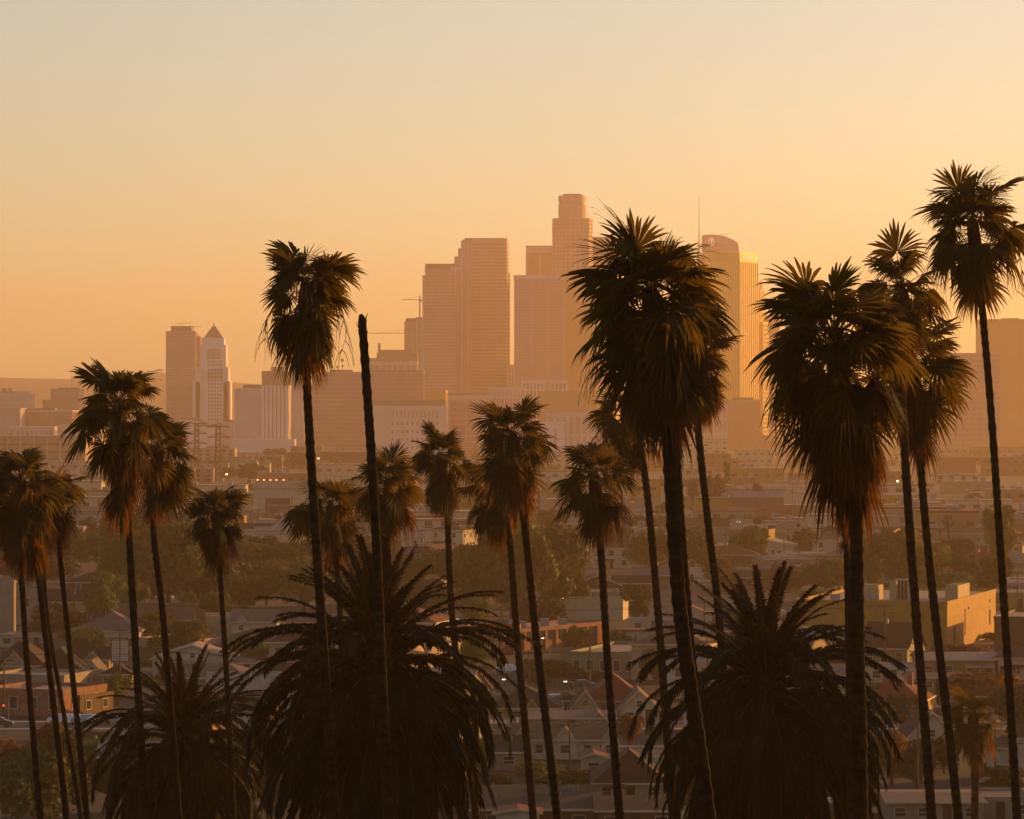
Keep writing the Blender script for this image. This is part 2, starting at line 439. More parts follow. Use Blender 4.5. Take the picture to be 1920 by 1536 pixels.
P('fan palm taller of the overlapping pair near the centre', (962, 822), 78, 145, [(980, 950), (1006, 1200), (1045, 1536)], 190, 15, 42, 34, 24, shag=1.4)
P('fan palm with a barrel of brown dead leaves under a wide crown', (1114, 898), 80, 108, [(1125, 1000), (1140, 1250), (1162, 1536)], 180, 15, 34, 34, 25, elev_low=-45)
P('fan palm tucked under the left side of the biggest crown', (1172, 780), 68, 110, [(1204, 860), (1230, 1100), (1262, 1536)], 200, 15, 32, 28, 26)
P('fan palm mostly hidden behind the biggest palm, its trunk close beside', (1268, 720), 62, 120, [(1270, 860), (1286, 1100), (1318, 1480)], 150, 16, 22, 20, 27)
P('biggest fan palm with massive shaggy crown right of the centre towers', (1224, 562), 148, 222, [(1250, 790), (1276, 1150), (1328, 1536)], 96, 28, 70, 64, 28, stalks=6, shag=1.45)
P('fan palm with pointed right frond behind the biggest crown', (1312, 665), 80, 118, [(1307, 775), (1330, 1000), (1350, 1180)], 175, 15, 34, 40, 29, shag=1.5)
P('fan palm with the shaggiest long dead skirt in the right cluster', (1568, 640), 153, 300, [(1602, 930), (1608, 1200), (1614, 1536)], 100, 27, 66, 90, 30, stalks=7, shag=1.5)
P('slim fan palm behind the shaggy palm with ragged dead skirt', (1572, 820), 60, 200, [(1586, 980), (1592, 1200), (1597, 1536)], 150, 15, 18, 34, 31)
P('fan palm in the right cluster with one frond reaching far right', (1688, 545), 96, 150, [(1692, 760), (1710, 1050), (1747, 1536)], 140, 17, 36, 20, 32)
P('fan palm below its taller neighbour on the right of the right cluster', (1712, 680), 86, 160, [(1722, 810), (1742, 1050), (1797, 1536)], 145, 16, 44, 44, 33, stalks=3, shag=1.5)
P('fan palm tallest in the picture, standing at the right edge', (1824, 425), 106, 125, [(1838, 545), (1864, 850), (1907, 1536)], 135, 15, 46, 22, 34)
P('short fan palm with a heavy brown skirt beside the white gabled house', (1825, 1345), 52, 100, [(1828, 1440), (1828, 1530)], 330, 14, 30, 26, 35, group=None)
P('tiny far fan palm above the rooftops on the right', (1776, 975), 13, 15, [(1778, 1000), (1779, 1035)], 1150, 2.4, 16, 6, 36, stalks=0, group=None)

def dead_trunk():
    Y = 125; path = px_path([(679, 600), (690, 760), (703, 960), (715, 1250), (729, 1536)], Y); base = path[0]
    t = thing('palm_snag', 'headless dead palm trunk standing bare among the crowned palms', 'palm trunk', base)
    loc = [p - base for p in path]
    trunk_tube(loc, 0.21, 0.135, seed=19, rough=.16).build('trunk', M_trunk, t)
    tp = loc[-1]; m = MB()
    m.tube([tp + Vector((0, 0, -0.05)), tp + Vector((-.02, 0, .10)), tp + Vector((-.05, 0, .19))], [.125, .10, .045], 8)
    for k in range(9):
        a = k * 2.4; q = tp + Vector((math.cos(a) * .11, math.sin(a) * .11, -.55 + .07 * k)); m.beam(q, q + Vector((math.cos(a) * .08, math.sin(a) * .08, .16 + .03 * (k % 3))), .03, r2=.008, n=4)
    m.build('rotted_tip', M_trunk, t)
dead_trunk()

date_palm('lowest date palm, dark and bushy at the left of the picture', (345, 1392), 182, 6, 215, 165, 60, 41)
date_palm('largest date palm standing behind the headless trunk', (705, 1256), 248, 10, 168, 200, 84, 42, 0.6)
date_palm('dark date palm on the right between two thick fan palm trunks', (1435, 1290), 238, 14, 170, 200, 84, 43, 0.6)
date_palm('small far date palm among houses and trees', (798, 1035), 20, 0, 1000, 30, 8, 44)
# ---------------------------------------------------------------- downtown
M_glass = mat('tower glass', (0.2394, 0.1486, 0.1494), 0.18, 0.25, 0.05, spec=0.6)  # tower glass, stone and granite lightened in colour to stand in for thicker haze
M_glass2 = mat('tower glass bronze', (0.3420, 0.1751, 0.1339), 0.15, 0.2, 0.05, spec=0.7)
M_stone = mat('pale stone', (0.5935, 0.4599, 0.4153), 0.8, 0.12, 0.05)
M_white = mat('white terracotta', (0.7483, 0.6100, 0.5698), 0.75, 0.1, 0.05)
M_conc = mat('city concrete', (0.4442, 0.3285, 0.3526), 0.85, 0.15, 0.05)
M_brown = mat('brown granite', (0.3900, 0.2024, 0.1728), 0.6, 0.15, 0.05)
M_rose = mat('rose granite', (0.5333, 0.2900, 0.2749), 0.55, 0.12, 0.05)
M_sungold = mat('sun-gold cladding', (0.60, 0.33, 0.03), 0.5, 0.12, 0.05)  # low sun's gold put into the base colour of the sunlit towers
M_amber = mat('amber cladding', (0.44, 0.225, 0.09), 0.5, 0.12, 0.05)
M_sungoldrib = mat('sun-gold ribs', (0.80, 0.48, 0.05), 0.45, 0.08, 0.05)  # brighter sunlight gold painted into the ribs
M_darkroof = mat('roof machinery', (0.13, 0.11, 0.10), 0.8, 0.3, 0.2)
M_copper = mat('pyramid tiles', (0.22, 0.17, 0.14), 0.7, 0.15, 0.3)
M_steel = mat('galvanised steel', (0.22, 0.21, 0.20), 0.5, 0.2, 1.0, metallic=0.5)
M_brick = mat('city brick', (0.26, 0.105, 0.06), 0.85, 0.2, 0.3)
M_sign = mat('white sign letters', (0.8, 0.78, 0.74), 0.5, 0.05, 1.0)
M_signlit = mat('lit sign letters', (1.0, 0.72, 0.62), 0.5, 0.02, 1.0, emit=0.3)

def facade(m, a, b, z0, z1, nx, ny, pw, sh, dp=0.55, ds=0.42, mi=0):
    """Proud piers and spandrels on the vertical face a->b (outside on the right hand)."""
    a = Vector((a[0], a[1], 0)); b = Vector((b[0], b[1], 0)); d = b - a; L = d.length; d.normalize()
    nrm = Vector((d.y, -d.x, 0))
    def bar(t0, t1, h0, h1, dep):
        p = a + d * t0; q = a + d * t1; o = nrm * dep; i = nrm * -0.05
        vs = [p + i, q + i, q + o, p + o]
        vs = [(v.x, v.y, h0) for v in vs] + [(v.x, v.y, h1) for v in vs]
        m.add(vs, [(0, 1, 2, 3), (7, 6, 5, 4), (1, 0, 4, 5), (2, 1, 5, 6), (3, 2, 6, 7), (0, 3, 7, 4)], mi)
    if nx:
        for i in range(nx + 1):
            c = pw / 2 + (L - pw) * i / nx
            bar(c - pw / 2, c + pw / 2, z0, z1 + 0.25, dp)
    if ny:
        for j in range(ny + 1):
            c = z0 + sh / 2 + (z1 - z0 - sh) * j / ny
            bar(0.02, L - 0.02, c - sh / 2, c + sh / 2, ds)

def ccw(poly):
    s = sum(poly[i][0] * poly[(i + 1) % len(poly)][1] - poly[(i + 1) % len(poly)][0] * poly[i][1] for i in range(len(poly)))
    return poly if s > 0 else poly[::-1]

def rect(px0, px1, Y, depth):
    x0, x1 = xz(px0, Y), xz(px1, Y)
    return [(x0, Y), (x1, Y), (x1, Y + depth), (x0, Y + depth)]

def corner(pxl, pxm, pxr, Y, th):
    """Rectangle seen corner-on: nearest corner at pxm, depth Y; left face turned back by th degrees."""
    c, s = math.cos(R(th)), math.sin(R(th)); xm = xz(pxm, Y)
    kl, kr = (pxl - 960) / F, (pxr - 960) / F
    wl = (xm - kl * Y) / (c + kl * s); wr = (kr * Y - xm) / (s - kr * c)
    A = (xm, Y); B = (xm - wl * c, Y + wl * s); C = (xm + wr * s, Y + wr * c); D = (B[0] + wr * s, B[1] + wr * c)
    return [B, A, C, D]       # faces: 0 = left face, 1 = right (lit) face

def local(poly, o): return [(x - o[0], y - o[1]) for x, y in poly]

def tower(name, label, cat, poly, z1, core=M_glass, skin=M_stone, faces=(), roofs=(), z0=0.0, cap=1.2, group=None, capmat=None):
    """Prism building: glass core, proud facade grid per face, parapet cap and roof boxes (fx0, fx1, fy0, fy1, h)."""
    cx = sum(p[0] for p in poly) / len(poly); cy = sum(p[1] for p in poly) / len(poly)
    o = Vector((cx, cy, 0)); t = thing(name, label, cat, o, group=group)
    lp = local(poly, o)
    m = MB(); m.prism(lp, z0, z1); m.build('wall', core, t)
    if faces:
        m = MB()
        for (i, nx, ny, pw, sh) in faces:
            facade(m, lp[i], lp[(i + 1) % len(lp)], z0, z1, nx, ny, pw, sh)
        f = m.build('facade', skin, t); f['kind'] = 'stuff'
    if cap:
        m = MB(); k = 1.0 + 1.6 / max(8.0, abs(lp[0][0] - lp[1][0]))
        m.prism([(x * k, y * k) for x, y in lp], z1 + 0.3, z1 + 0.3 + cap); m.build('parapet', capmat or skin, t)
    xs = [p[0] for p in lp]; ys = [p[1] for p in lp]
    for (f0, f1, g0, g1, h) in roofs:
        m = MB(); W = max(xs) - min(xs); D = max(ys) - min(ys)
        m.box(min(xs) + f0 * W, min(xs) + f1 * W, min(ys) + g0 * D, min(ys) + g1 * D, z1 + 0.3, z1 + 0.3 + cap + h)
        m.build('rooftop_unit', M_darkroof, t)
    return t, lp

def wordmark(parent, text, centre, width, height, yaw, m, name='lettering'):
    cu = bpy.data.curves.new(name, 'FONT'); cu.body = text; cu.align_x = 'CENTER'; cu.align_y = 'CENTER'; cu.extrude = 0.25; cu.size = 1.0
    cu.materials.append(m)
    o = bpy.data.objects.new(name, cu); col.objects.link(o); o.parent = parent
    n = max(1, len(text)); s = height * 1.35
    wd = 0.52 * n * s
    bpy.context.view_layer.update()
    me = bpy.data.meshes.new_from_object(o.evaluated_get(bpy.context.evaluated_depsgraph_get()))
    bpy.data.objects.remove(o)
    o = link(name, me, parent)
    o.location = centre; o.rotation_euler = (R(90), 0, yaw); o.scale = (s * width / wd, s, 1)
    return o

def top(py, Y): return zz(py, Y)

# City hall: stepped white tower with pyramid
def city_hall():
    Y = 4200; s = Y / F
    cx = xz(397, Y); t = thing('city_hall', 'white stepped tower with pyramid roof, rows of dark windows and low wings', 'city hall', (cx, Y + 20, 0))
    H_ = lambda py: zz(py, Y)
    tiers = [(-34, 33, 905, 714, 40), (-28, 30, 714, 690, 34), (-22, 26, 690, 646, 28), (-19, 22, 646, 633, 24)]
    m = MB()
    for (a, b, y0, y1, d) in tiers:
        z0 = max(0, H_(y0)); m.box(a * s, b * s, -d / 2, d / 2, z0, H_(y1))
    m.build('wall', M_white, t)
    # corner buttresses give the vertical steps
    m = MB()
    for a, b, top_ in ((-36, -22, 716), (22, 35, 716), (-30, -20, 688), (20, 31, 688)):
        m.box(a * s, b * s, -20.8, 6, 0, H_(top_))
    m.build('buttress', M_white, t)
    # belfry columns
    m = MB()
    for i in range(6):
        x = (-9 + 24 * i / 5) * s * 0.95
        m.box(x - 0.75, x + 0.75, -14.9, -13.9, H_(672), H_(656))
    m.build('column', M_stone, t)
    MB().box(-10.5 * s, 15.5 * s, -14.35, -13.95, H_(673), H_(655)).build('belfry_opening', M_glass, t)
    m = MB()
    for (y0, y1, n, x0, x1, rows) in ((786, 694, 5, -5, 17, 15), (684, 678, 5, -7, 16, 2)):
        yy = -20.12 if y0 > 700 else -17.2 if y0 > 690 else -14.2
        for r in range(rows):
            z = H_(y0) + (H_(y1) - H_(y0)) * r / max(1, rows - 1)
            for c in range(n):
                x = (x0 + (x1 - x0) * c / (n - 1)) * s
                m.box(x - 0.85, x + 0.85, yy, yy + 1.0, z - 1.25, z + 1.25)
    w = m.build('window_rows', M_glass, t); w['kind'] = 'stuff'
    # pyramid
    m = MB(); b = H_(633); n = 8; steps = 9
    ring = [(17.5 * s, b), (15.6 * s, b + (H_(610) - b) * .12), (11.0 * s, b + (H_(610) - b) * .45), (5.2 * s, b + (H_(610) - b) * .80), (1.6 * s, H_(610))]
    for (r0, za), (r1, zb) in zip(ring, ring[1:]):
        m.prism([(1.5 * s - r0, -r0), (1.5 * s + r0, -r0), (1.5 * s + r0, r0), (1.5 * s - r0, r0)], za, zb, top=[(1.5 * s - r1, -r1), (1.5 * s + r1, -r1), (1.5 * s + r1, r1), (1.5 * s - r1, r1)])
    p = m.build('pyramid_roof', M_copper, t)
    MB().box(1.5 * s - .6, 1.5 * s + .6, -.6, .6, H_(610.5), H_(605)).build('beacon', M_copper, p)
    # wings
    for (a, b, y1, d0, d1, nx, ny) in ((-55, -20, 788, -34, 40, 9, 6), (20, 44, 792, -34, 40, 7, 6), (-20, 20, 800, -44, 40, 9, 5)):
        m = MB(); z1 = H_(y1); m.box(a * s, b * s, d0, d1, 0, z1); wg = m.build('wing', M_glass, t)
        m = MB(); facade(m, (a * s, d0), (b * s, d0), 0, z1, nx, ny, 2.2, 2.4); facade(m, (b * s, d0), (b * s, d1), 0, z1, 14, ny, 2.2, 2.4); f = m.build('wing_facade', M_white, wg); f['kind'] = 'stuff'
        MB().box(a * s + .5, b * s - .5, d0 + .5, d1 - .5, z1 + .2, z1 + 2.6).build('tiled_roof', M_brick, wg)
city_hall()

# tower left of city hall with two cranes on the roof
Y = 5200
t, lp = tower('hotel_tower', 'tall slab tower with roof cranes standing behind the pyramid-topped tower', 'tower', rect(311, 366, Y, 40), top(623, Y), M_glass2, M_rose, [(0, 12, 40, 1.2, 1.5), (1, 8, 40, 1.2, 1.5)], [(0.15, .85, .2, .8, 7)])
def roof_crane(parent, x, y, z, l, tilt, h=5):
    m = MB(); m.beam((x, y, z), (x, y, z + h), .5); m.beam((x - l * .35, y, z + h), (x + l * .65, y, z + h + tilt), .45)
    m.build('roof_crane', M_steel, parent)
roof_crane(t, lp[0][0] + 20, 0, top(623, Y) + 7, 20, 1.5); roof_crane(t, lp[1][0] - 4, 0, top(623, Y) - 1, 16, 0, 9)
tower('office_block', 'narrower shoulder block beside the hotel tower behind the city hall', 'building', rect(364, 375, 5215, 34), top(632, 5215), M_glass2, M_rose, [(0, 3, 38, 1.2, 1.5), (1, 6, 38, 1.2, 1.5)])
tower('office_block', 'reddish block low in front of the hotel tower with a few lit windows', 'building', rect(312, 362, 4700, 30), top(724, 4700), M_glass2, M_brown, [(0, 10, 12, 1.6, 1.8), (1, 6, 12, 1.6, 1.8)])

# far left group
tower('office_block', 'pale ribbed office block with two roof boxes at the left edge', 'building', rect(-22, 53, 4700, 60), top(738, 4700), M_glass, M_stone, [(0, 22, 6, 1.6, 1.6), (1, 14, 6, 1.6, 1.6)], [(.30, .38, .2, .5, 5), (.46, .52, .2, .5, 5), (.1, .95, .3, .8, 1)])
tower('office_block', 'brown windowless block with a mast, right of the ribbed block', 'building', rect(95, 148, 4500, 50), top(732, 4500), M_brown, M_brown, [(0, 6, 9, 1.2, 1.5)], [(.2, .9, .3, .8, 1.5)])
def mast(label, px, py0, py1, Y, r=0.5):
    t = thing('antenna_mast', label, 'mast', (xz(px, Y), Y, 0)); m = MB(); m.beam((0, 0, 0), (0, 0, zz(py0, Y)), r * 2); m.build('mast_base', M_steel, t)
    m = MB(); m.beam((0, 0, zz(py0, Y)), (0, 0, zz(py1, Y)), r, r2=.25); m.build('whip', M_steel, t)
mast('thin antenna mast rising left of the taller twin palm', 134, 735, 699, 4560)
tower('office_block', 'small brown stepped block left of the windowless block', 'building', rect(80, 100, 4520, 30), top(752, 4520), M_brown, M_brown, [(0, 4, 4, 1.2, 1.5)])
tower('office_block', 'wide tan block below the ribbed block at the left edge', 'building', rect(-20, 37, 4100, 60), top(768, 4100), M_conc, M_conc, [(0, 8, 5, 1.2, 1.5)])
tower('office_block', 'dark brown wide block with pale roof band in the left skyline', 'building', rect(37, 135, 4150, 60), top(772, 4150), M_brown, M_brown, [(0, 10, 7, 1.0, 1.2), (1, 8, 7, 1.0, 1.2)], [(.05, .66, .1, .5, 2.2)], capmat=M_stone)
tower('office_block', 'pale flat block with dark slot above the parking structure', 'building', rect(18, 101, 3700, 50), top(803, 3700), M_conc, M_stone, [(0, 9, 3, 1.4, 2.2), (1, 6, 3, 1.4, 2.2)])
tower('office_block', 'pale blank block behind the taller twin palm', 'building', rect(108, 190, 3650, 50), top(800, 3650), M_stone, M_stone, [(0, 6, 4, 1.4, 2.0)])

# hall of records-like block with vertical strips
Y = 4050
tower('courthouse_block', 'pale block with six dark vertical window strips right of the pyramid-topped tower', 'building', rect(490, 540, Y, 46), top(726, Y), M_brown, M_white, [(0, 6, 0, 3.0, 2), (1, 8, 24, 1.6, 1.6)], [(0, 1, .15, .9, 15.5), (.35, .75, .3, .8, 20)])
tower('courthouse_block', 'pale low shoulder block with fine mullions left of the strip-windowed block', 'building', rect(440, 489, Y + 4, 44), top(731, Y), M_rose, M_white, [(0, 24, 0, 0.6, 2), (1, 8, 24, 1.6, 1.6)], [(.3, 1, .2, .9, 4)])
tower('courthouse_annex', 'low pale base with square openings under the strip-windowed block', 'building', rect(436, 551, Y - 30, 34), top(826, Y), M_glass, M_white, [(0, 11, 2, 4.2, 4.0), (1, 3, 2, 4, 4)])
tower('condo_tower', 'slim pale tower with fine floor lines beside the lone palm trunk', 'tower', rect(542, 566, 5000, 30), top(686, 5000), M_glass, M_stone, [(0, 6, 32, 1.6, 1.6), (1, 6, 32, 1.6, 1.6)], [(.15, .5, .2, .8, 6)])
t, lp = tower('federal_building', 'wide brown slab with thin pale floor bands behind the headless trunk', 'building', rect(585, 793, 4000, 40), top(700, 4000), M_brown, M_rose, [(0, 60, 18, 0.35, 0.75), (1, 8, 18, 0.5, 0.75)], [(.16, .36, .2, .8, 2.2), (.5, .98, .2, .8, 1.8)], capmat=M_rose)
def dishes():
    Y = 4010; t = thing('satellite_dishes', 'small antenna dishes on the roof of the wide brown slab', 'antenna', (xz(632, Y), Y + 12, zz(697, Y)))
    for k, (dx, h, r) in enumerate(((-6, 5, 1.6), (0, 5, 1.4), (5, 12, 1.7), (5.2, 6, 1.2))):
        m = MB(); m.beam((dx, 0, 0), (dx, 0, h), .25); d = m.build('dish_mast', M_steel, t)
        m = MB(); m.tube([(dx, -.6, h), (dx, -.2, h), (dx, 0, h)], [r, r * .6, .1], 12); m.build('dish', M_darkroof, d)
dishes()
t, lp = tower('federal_courthouse', 'pale stone courthouse with tall narrow window slots under the banded slab', 'courthouse', rect(688, 838, 3850, 50), top(764, 3850), M_brown, M_stone, [(0, 0, 0, 1, 1)], [(0.02, .98, .1, .9, 6)], capmat=M_stone)
def courthouse_front():
    m = MB(); x0, x1 = lp[0][0], lp[1][0]; y = lp[0][1]; z1 = top(764, 3850); W = x1 - x0; zt = top(764, 3850); zb = top(783, 3850)
    m.box(x0 + .1, x0 + W * .30, y - 1.2, y + .3, 0, zt + .2); m.box(x1 - W * .1, x1 - .1, y - 1.2, y + .3, 0, zt + .2)
    m.box(x0 + W * .30, x1 - W * .1, y - 1.0, y + .3, zt - 3.2, zt + .15); m.box(x0 + W * .30, x1 - W * .1, y - 1.0, y + .3, 0, zb)
    for i in range(13):
        c = x0 + W * (.30 + .60 * i / 12); m.box(c - 1.25, c + 1.25, y - 1.3, y + .3, zb - .1, zt - 3.0)
    f = m.build('colonnade', M_stone, t); f['kind'] = 'stuff'
    m = MB()
    for r in range(4):
        for i in range(10):
            c = x0 + W * (.32 + .56 * i / 9); z = zb - 6 - r * 8
            m.box(c - .9, c + .9, y - 1.12, y - .5, z - 1.6, z + 1.6)
    w_ = m.build('window_rows', M_glass, t); w_['kind'] = 'stuff'
courthouse_front()
tower('office_block', 'pink low block with lit yellow corner above the courthouse', 'building', corner(808, 835, 838, 3960, 12), top(735, 3960), M_sungold, M_sungold, [(0, 9, 2, 1.0, 1.4), (1, 2, 2, 1, 1.4)])
tower('county_building', 'pale gridded block with a roof frame right of the headless trunk', 'building', rect(690, 782, 4600, 50), top(680, 4600), M_glass, M_stone, [(0, 8, 4, 1.2, 2.6), (1, 5, 4, 1.2, 2.6)], [(.02, .2, .2, .8, 4), (.17, 1, .2, .8, 10), (.25, .9, .3, .7, 14), (.19, .24, .4, .6, 22)])
t, lp = tower('condo_tower', 'half-built tower with open floors left of the twin office towers', 'tower', rect(758, 782, 5000, 30), top(606, 5000), M_glass2, M_rose, [(0, 5, 34, 1.8, 1.4), (1, 5, 34, 1.8, 1.4)], [(.1, .95, .2, .9, 5)])
def tower_crane(label, px, py, Y, left, right):
    z = zz(py, Y); t = thing('tower_crane', label, 'crane', (xz(px, Y), Y, 0)); m = MB(); m.box(-.9, .9, -.9, .9, 0, z + 5); m.build('mast', M_steel, t)
    m = MB(); L = left / F * Y; r = right / F * Y; m.beam((-L, 0, z), (r, 0, z), .55); m.beam((-L * .8, 0, z), (0, 0, z + 5), .2); m.beam((r, 0, z), (0, 0, z + 5), .2); m.build('jib', M_steel, t)
    MB().box(r - 3, r, -1, 1, z - 2.4, z - .6).build('counterweight', M_darkroof, t)
tower_crane('tower crane with long jib left of the half-built tower', 764, 625, 5060, 72, 8)
tower_crane('tower crane with short jib high above the half-built tower', 787, 562, 5100, 34, 4)
tower('condo_tower', 'pale tower with close floor lines between half-built tower and brown tower', 'tower', rect(781, 800, 4980, 30), top(597, 4980), M_glass, M_stone, [(0, 2, 52, 1.4, 1.3), (1, 5, 52, 1.4, 1.3)])

# brown banded tower with sign
Y = 4900
tower('bank_tower', 'narrow pale fin block on the left of the brown banded tower', 'tower', rect(792, 803, Y + 6, 36), top(518, Y), M_rose, M_stone, [(0, 2, 0, 2.2, 1)], cap=.8)
t, lp = tower('bank_tower', 'brown banded office tower with sign at its top right corner', 'tower', rect(797, 853, Y, 42), top(507, Y), M_brown, M_rose, [(0, 0, 52, 1, 1.5), (1, 6, 52, 1, 1.5)], [(.0, 1, .05, 1, 7)])
wordmark(t, 'Deloitte', (lp[1][0] + 1.5, lp[0][1] - 1.0, top(503, Y)), 17, 4.2, 0, M_sign)

# stepped rounded twin: the widest tower, lit right edge
def stepped_tower():
    Y = 5000; t = thing('office_tower', 'widest skyscraper with stepped left side and gleaming curved right edge', 'tower', (xz(905, Y), Y, 0)); s = Y / F
    m = MB(); n = MB(); g = MB()
    for k, (a, b, tp, y0, mm) in enumerate(((-53, -38, 481, 0, m), (-46, -26, 466, -4, m), (-38, -14, 450, -8, m))):
        mm.box(a * s, b * s, y0, 40, 0, zz(tp, Y))
    m.build('side_step', M_rose, t)
    for a in (-39, -27, -22):
        n.box(a * s - 1.2, a * s + 1.2, -10.5, 0, 0, zz(452, Y))
    n.build('pilaster', M_stone, t)
    # curved glass front
    poly = [(-20 * s, 30), (-20 * s, -12)]
    for i in range(9):
        u = i / 8; poly.append((-20 * s + (64 * s) * u, -12 - 3.5 * math.sin(u * math.pi)))
    for i in range(1, 7):
        a = R(90 * i / 6); poly.append((44 * s + 3 * s * math.sin(a) * 1.6, -12 + 14 * (1 - math.cos(a))))
    poly.append((47.6 * s, 30)); poly = ccw(poly)
    MB().prism(poly, 0, zz(449, Y)).build('glass_curtain', M_glass2, t)
    f = MB()
    front = [p for p in poly if p[1] < 5]
    idx = range(len(poly))
    for i in idx:
        a, b = poly[i], poly[(i + 1) % len(poly)]
        if a[1] > 25 and b[1] > 25: continue
        facade(f, a, b, 0, zz(449, Y), 0, 58, 1, 1.3)
    o = f.build('floor_bands', M_rose, t); o['kind'] = 'stuff'
    f = MB(); f.prism([(x * 1.01, y * 1.01) for x, y in poly], zz(455, Y), zz(448, Y)); f.build('sign_band', M_rose, t)
    wordmark(t, 'CITY NATIONAL BANK', (10 * s, -16.6, zz(455, Y)), 30 * s, 2.6, 0, M_sign)
    MB().box(-34 * s, 40 * s, 0, 25, zz(449, Y) + .4, zz(446.5, Y)).build('rooftop_unit', M_darkroof, t)
    MB().box(44 * s, 51 * s, -4, 36, 0, zz(512, Y)).build('side_step', M_sungold, t)  # gold colour paints the sun gleam on the right edge
stepped_tower()
tower('office_block', 'small pale block in the gap right of the widest skyscraper', 'building', rect(951, 964, 4950, 30), top(686, 4950), M_glass, M_stone, [(0, 3, 10, 1.2, 1.4), (1, 4, 10, 1.2, 1.4)])

# sign-topped brown tower
Y = 4800
t, lp = tower('office_tower', 'broad brown tower with white letters on its pale top band', 'tower', rect(964, 1058, Y, 45), top(523, Y), M_brown, M_rose, [(0, 3, 56, 1.2, 0.8), (1, 5, 56, 1.2, .8)], [(.0, .9, .05, 1, 3)], cap=0)
MB().box(lp[0][0] - .6, lp[1][0] + .6, lp[0][1] - .7, lp[2][1], top(524, Y), top(516, Y)).build('sign_band', M_stone, t)
wordmark(t, 'AECOM', (lp[0][0] + 24.5, lp[0][1] - 1.0, top(519.6, Y)), 17, 3.6, 0, M_sign)
t, lp = tower('office_tower', 'ochre glass tower with pale roof band behind the lettered brown tower', 'tower', rect(986, 1040, 5300, 40), top(474, 5300), M_amber, M_stone, [(0, 2, 0, 2.2, 1)], [(0, 1, 0, 1, 9.5)], cap=0, capmat=M_stone)
MB().box(lp[0][0] + .4, lp[1][0], lp[0][1] - 1, lp[2][1], top(474, 5300), top(462, 5300)).build('roof_band', M_stone, t)

def round_tower():
    Y = 5200; s = Y / F; t = thing('crown_tower', 'tallest skyscraper with round crown stepping up above broader shoulders', 'tower', (xz(1074, Y), Y + 25, 0))
    def oct_(r, n=20): return [(r * math.cos(2 * math.pi * i / n + .1), r * math.sin(2 * math.pi * i / n + .1)) for i in range(n)]
    def tier(nm, poly, z0, z1, ny, nx):
        MB().prism(poly, z0, z1).build(nm, M_glass2, t)
        f = MB()
        for i in range(len(poly)):
            a, b = poly[i], poly[(i + 1) % len(poly)]
            if (a[1] + b[1]) / 2 < 8: facade(f, a, b, z0, z1, nx, ny, 0.9, 1.5)
        o = f.build('stone_grid', M_rose, t); o['kind'] = 'stuff'
    r2 = 37 * s
    sq = [(-r2, -10), (-r2 * .82, -19), (-r2 * .4, -19.5), (-r2 * .38, -25), (r2 * .38, -25), (r2 * .4, -19.5), (r2 * .82, -19), (r2, -10), (r2, 20), (-r2, 20)]
    tier('lower_shaft', sq, 0, zz(409, Y), 58, 3)
    tier('crown_shaft', oct_(26 * s), zz(409, Y), zz(382, Y), 6, 2)
    MB().prism(oct_(25.2 * s), zz(382, Y), zz(378, Y)).build('crown_gap', M_glass, t)
    tier('glass_crown', oct_(26 * s), zz(378, Y), zz(366, Y), 1, 4)
    MB().prism(oct_(18 * s, 14), zz(366, Y), zz(362.5, Y)).build('helipad', M_darkroof, t)
    wordmark(t, 'us bank', (-1 * s, -26.4 * s, zz(372.5, Y)), 12 * s, 3.2, 0, M_sign)
round_tower()
tower('office_tower', 'ochre tower half hidden by the biggest palm, right of the tallest skyscraper', 'tower', corner(1090, 1150, 1170, 5400, 18), top(446, 5400), M_amber, M_amber, [(0, 10, 40, .8, .9), (1, 4, 40, .8, .9)])
tower('office_tower', 'orange-brown tower in front of the tallest skyscraper, beside the biggest palm', 'tower', corner(1050, 1112, 1135, 5000, 18), top(511, 5000), M_amber, M_amber, [(0, 8, 50, 1.0, 1.0), (1, 4, 50, 1, 1)])

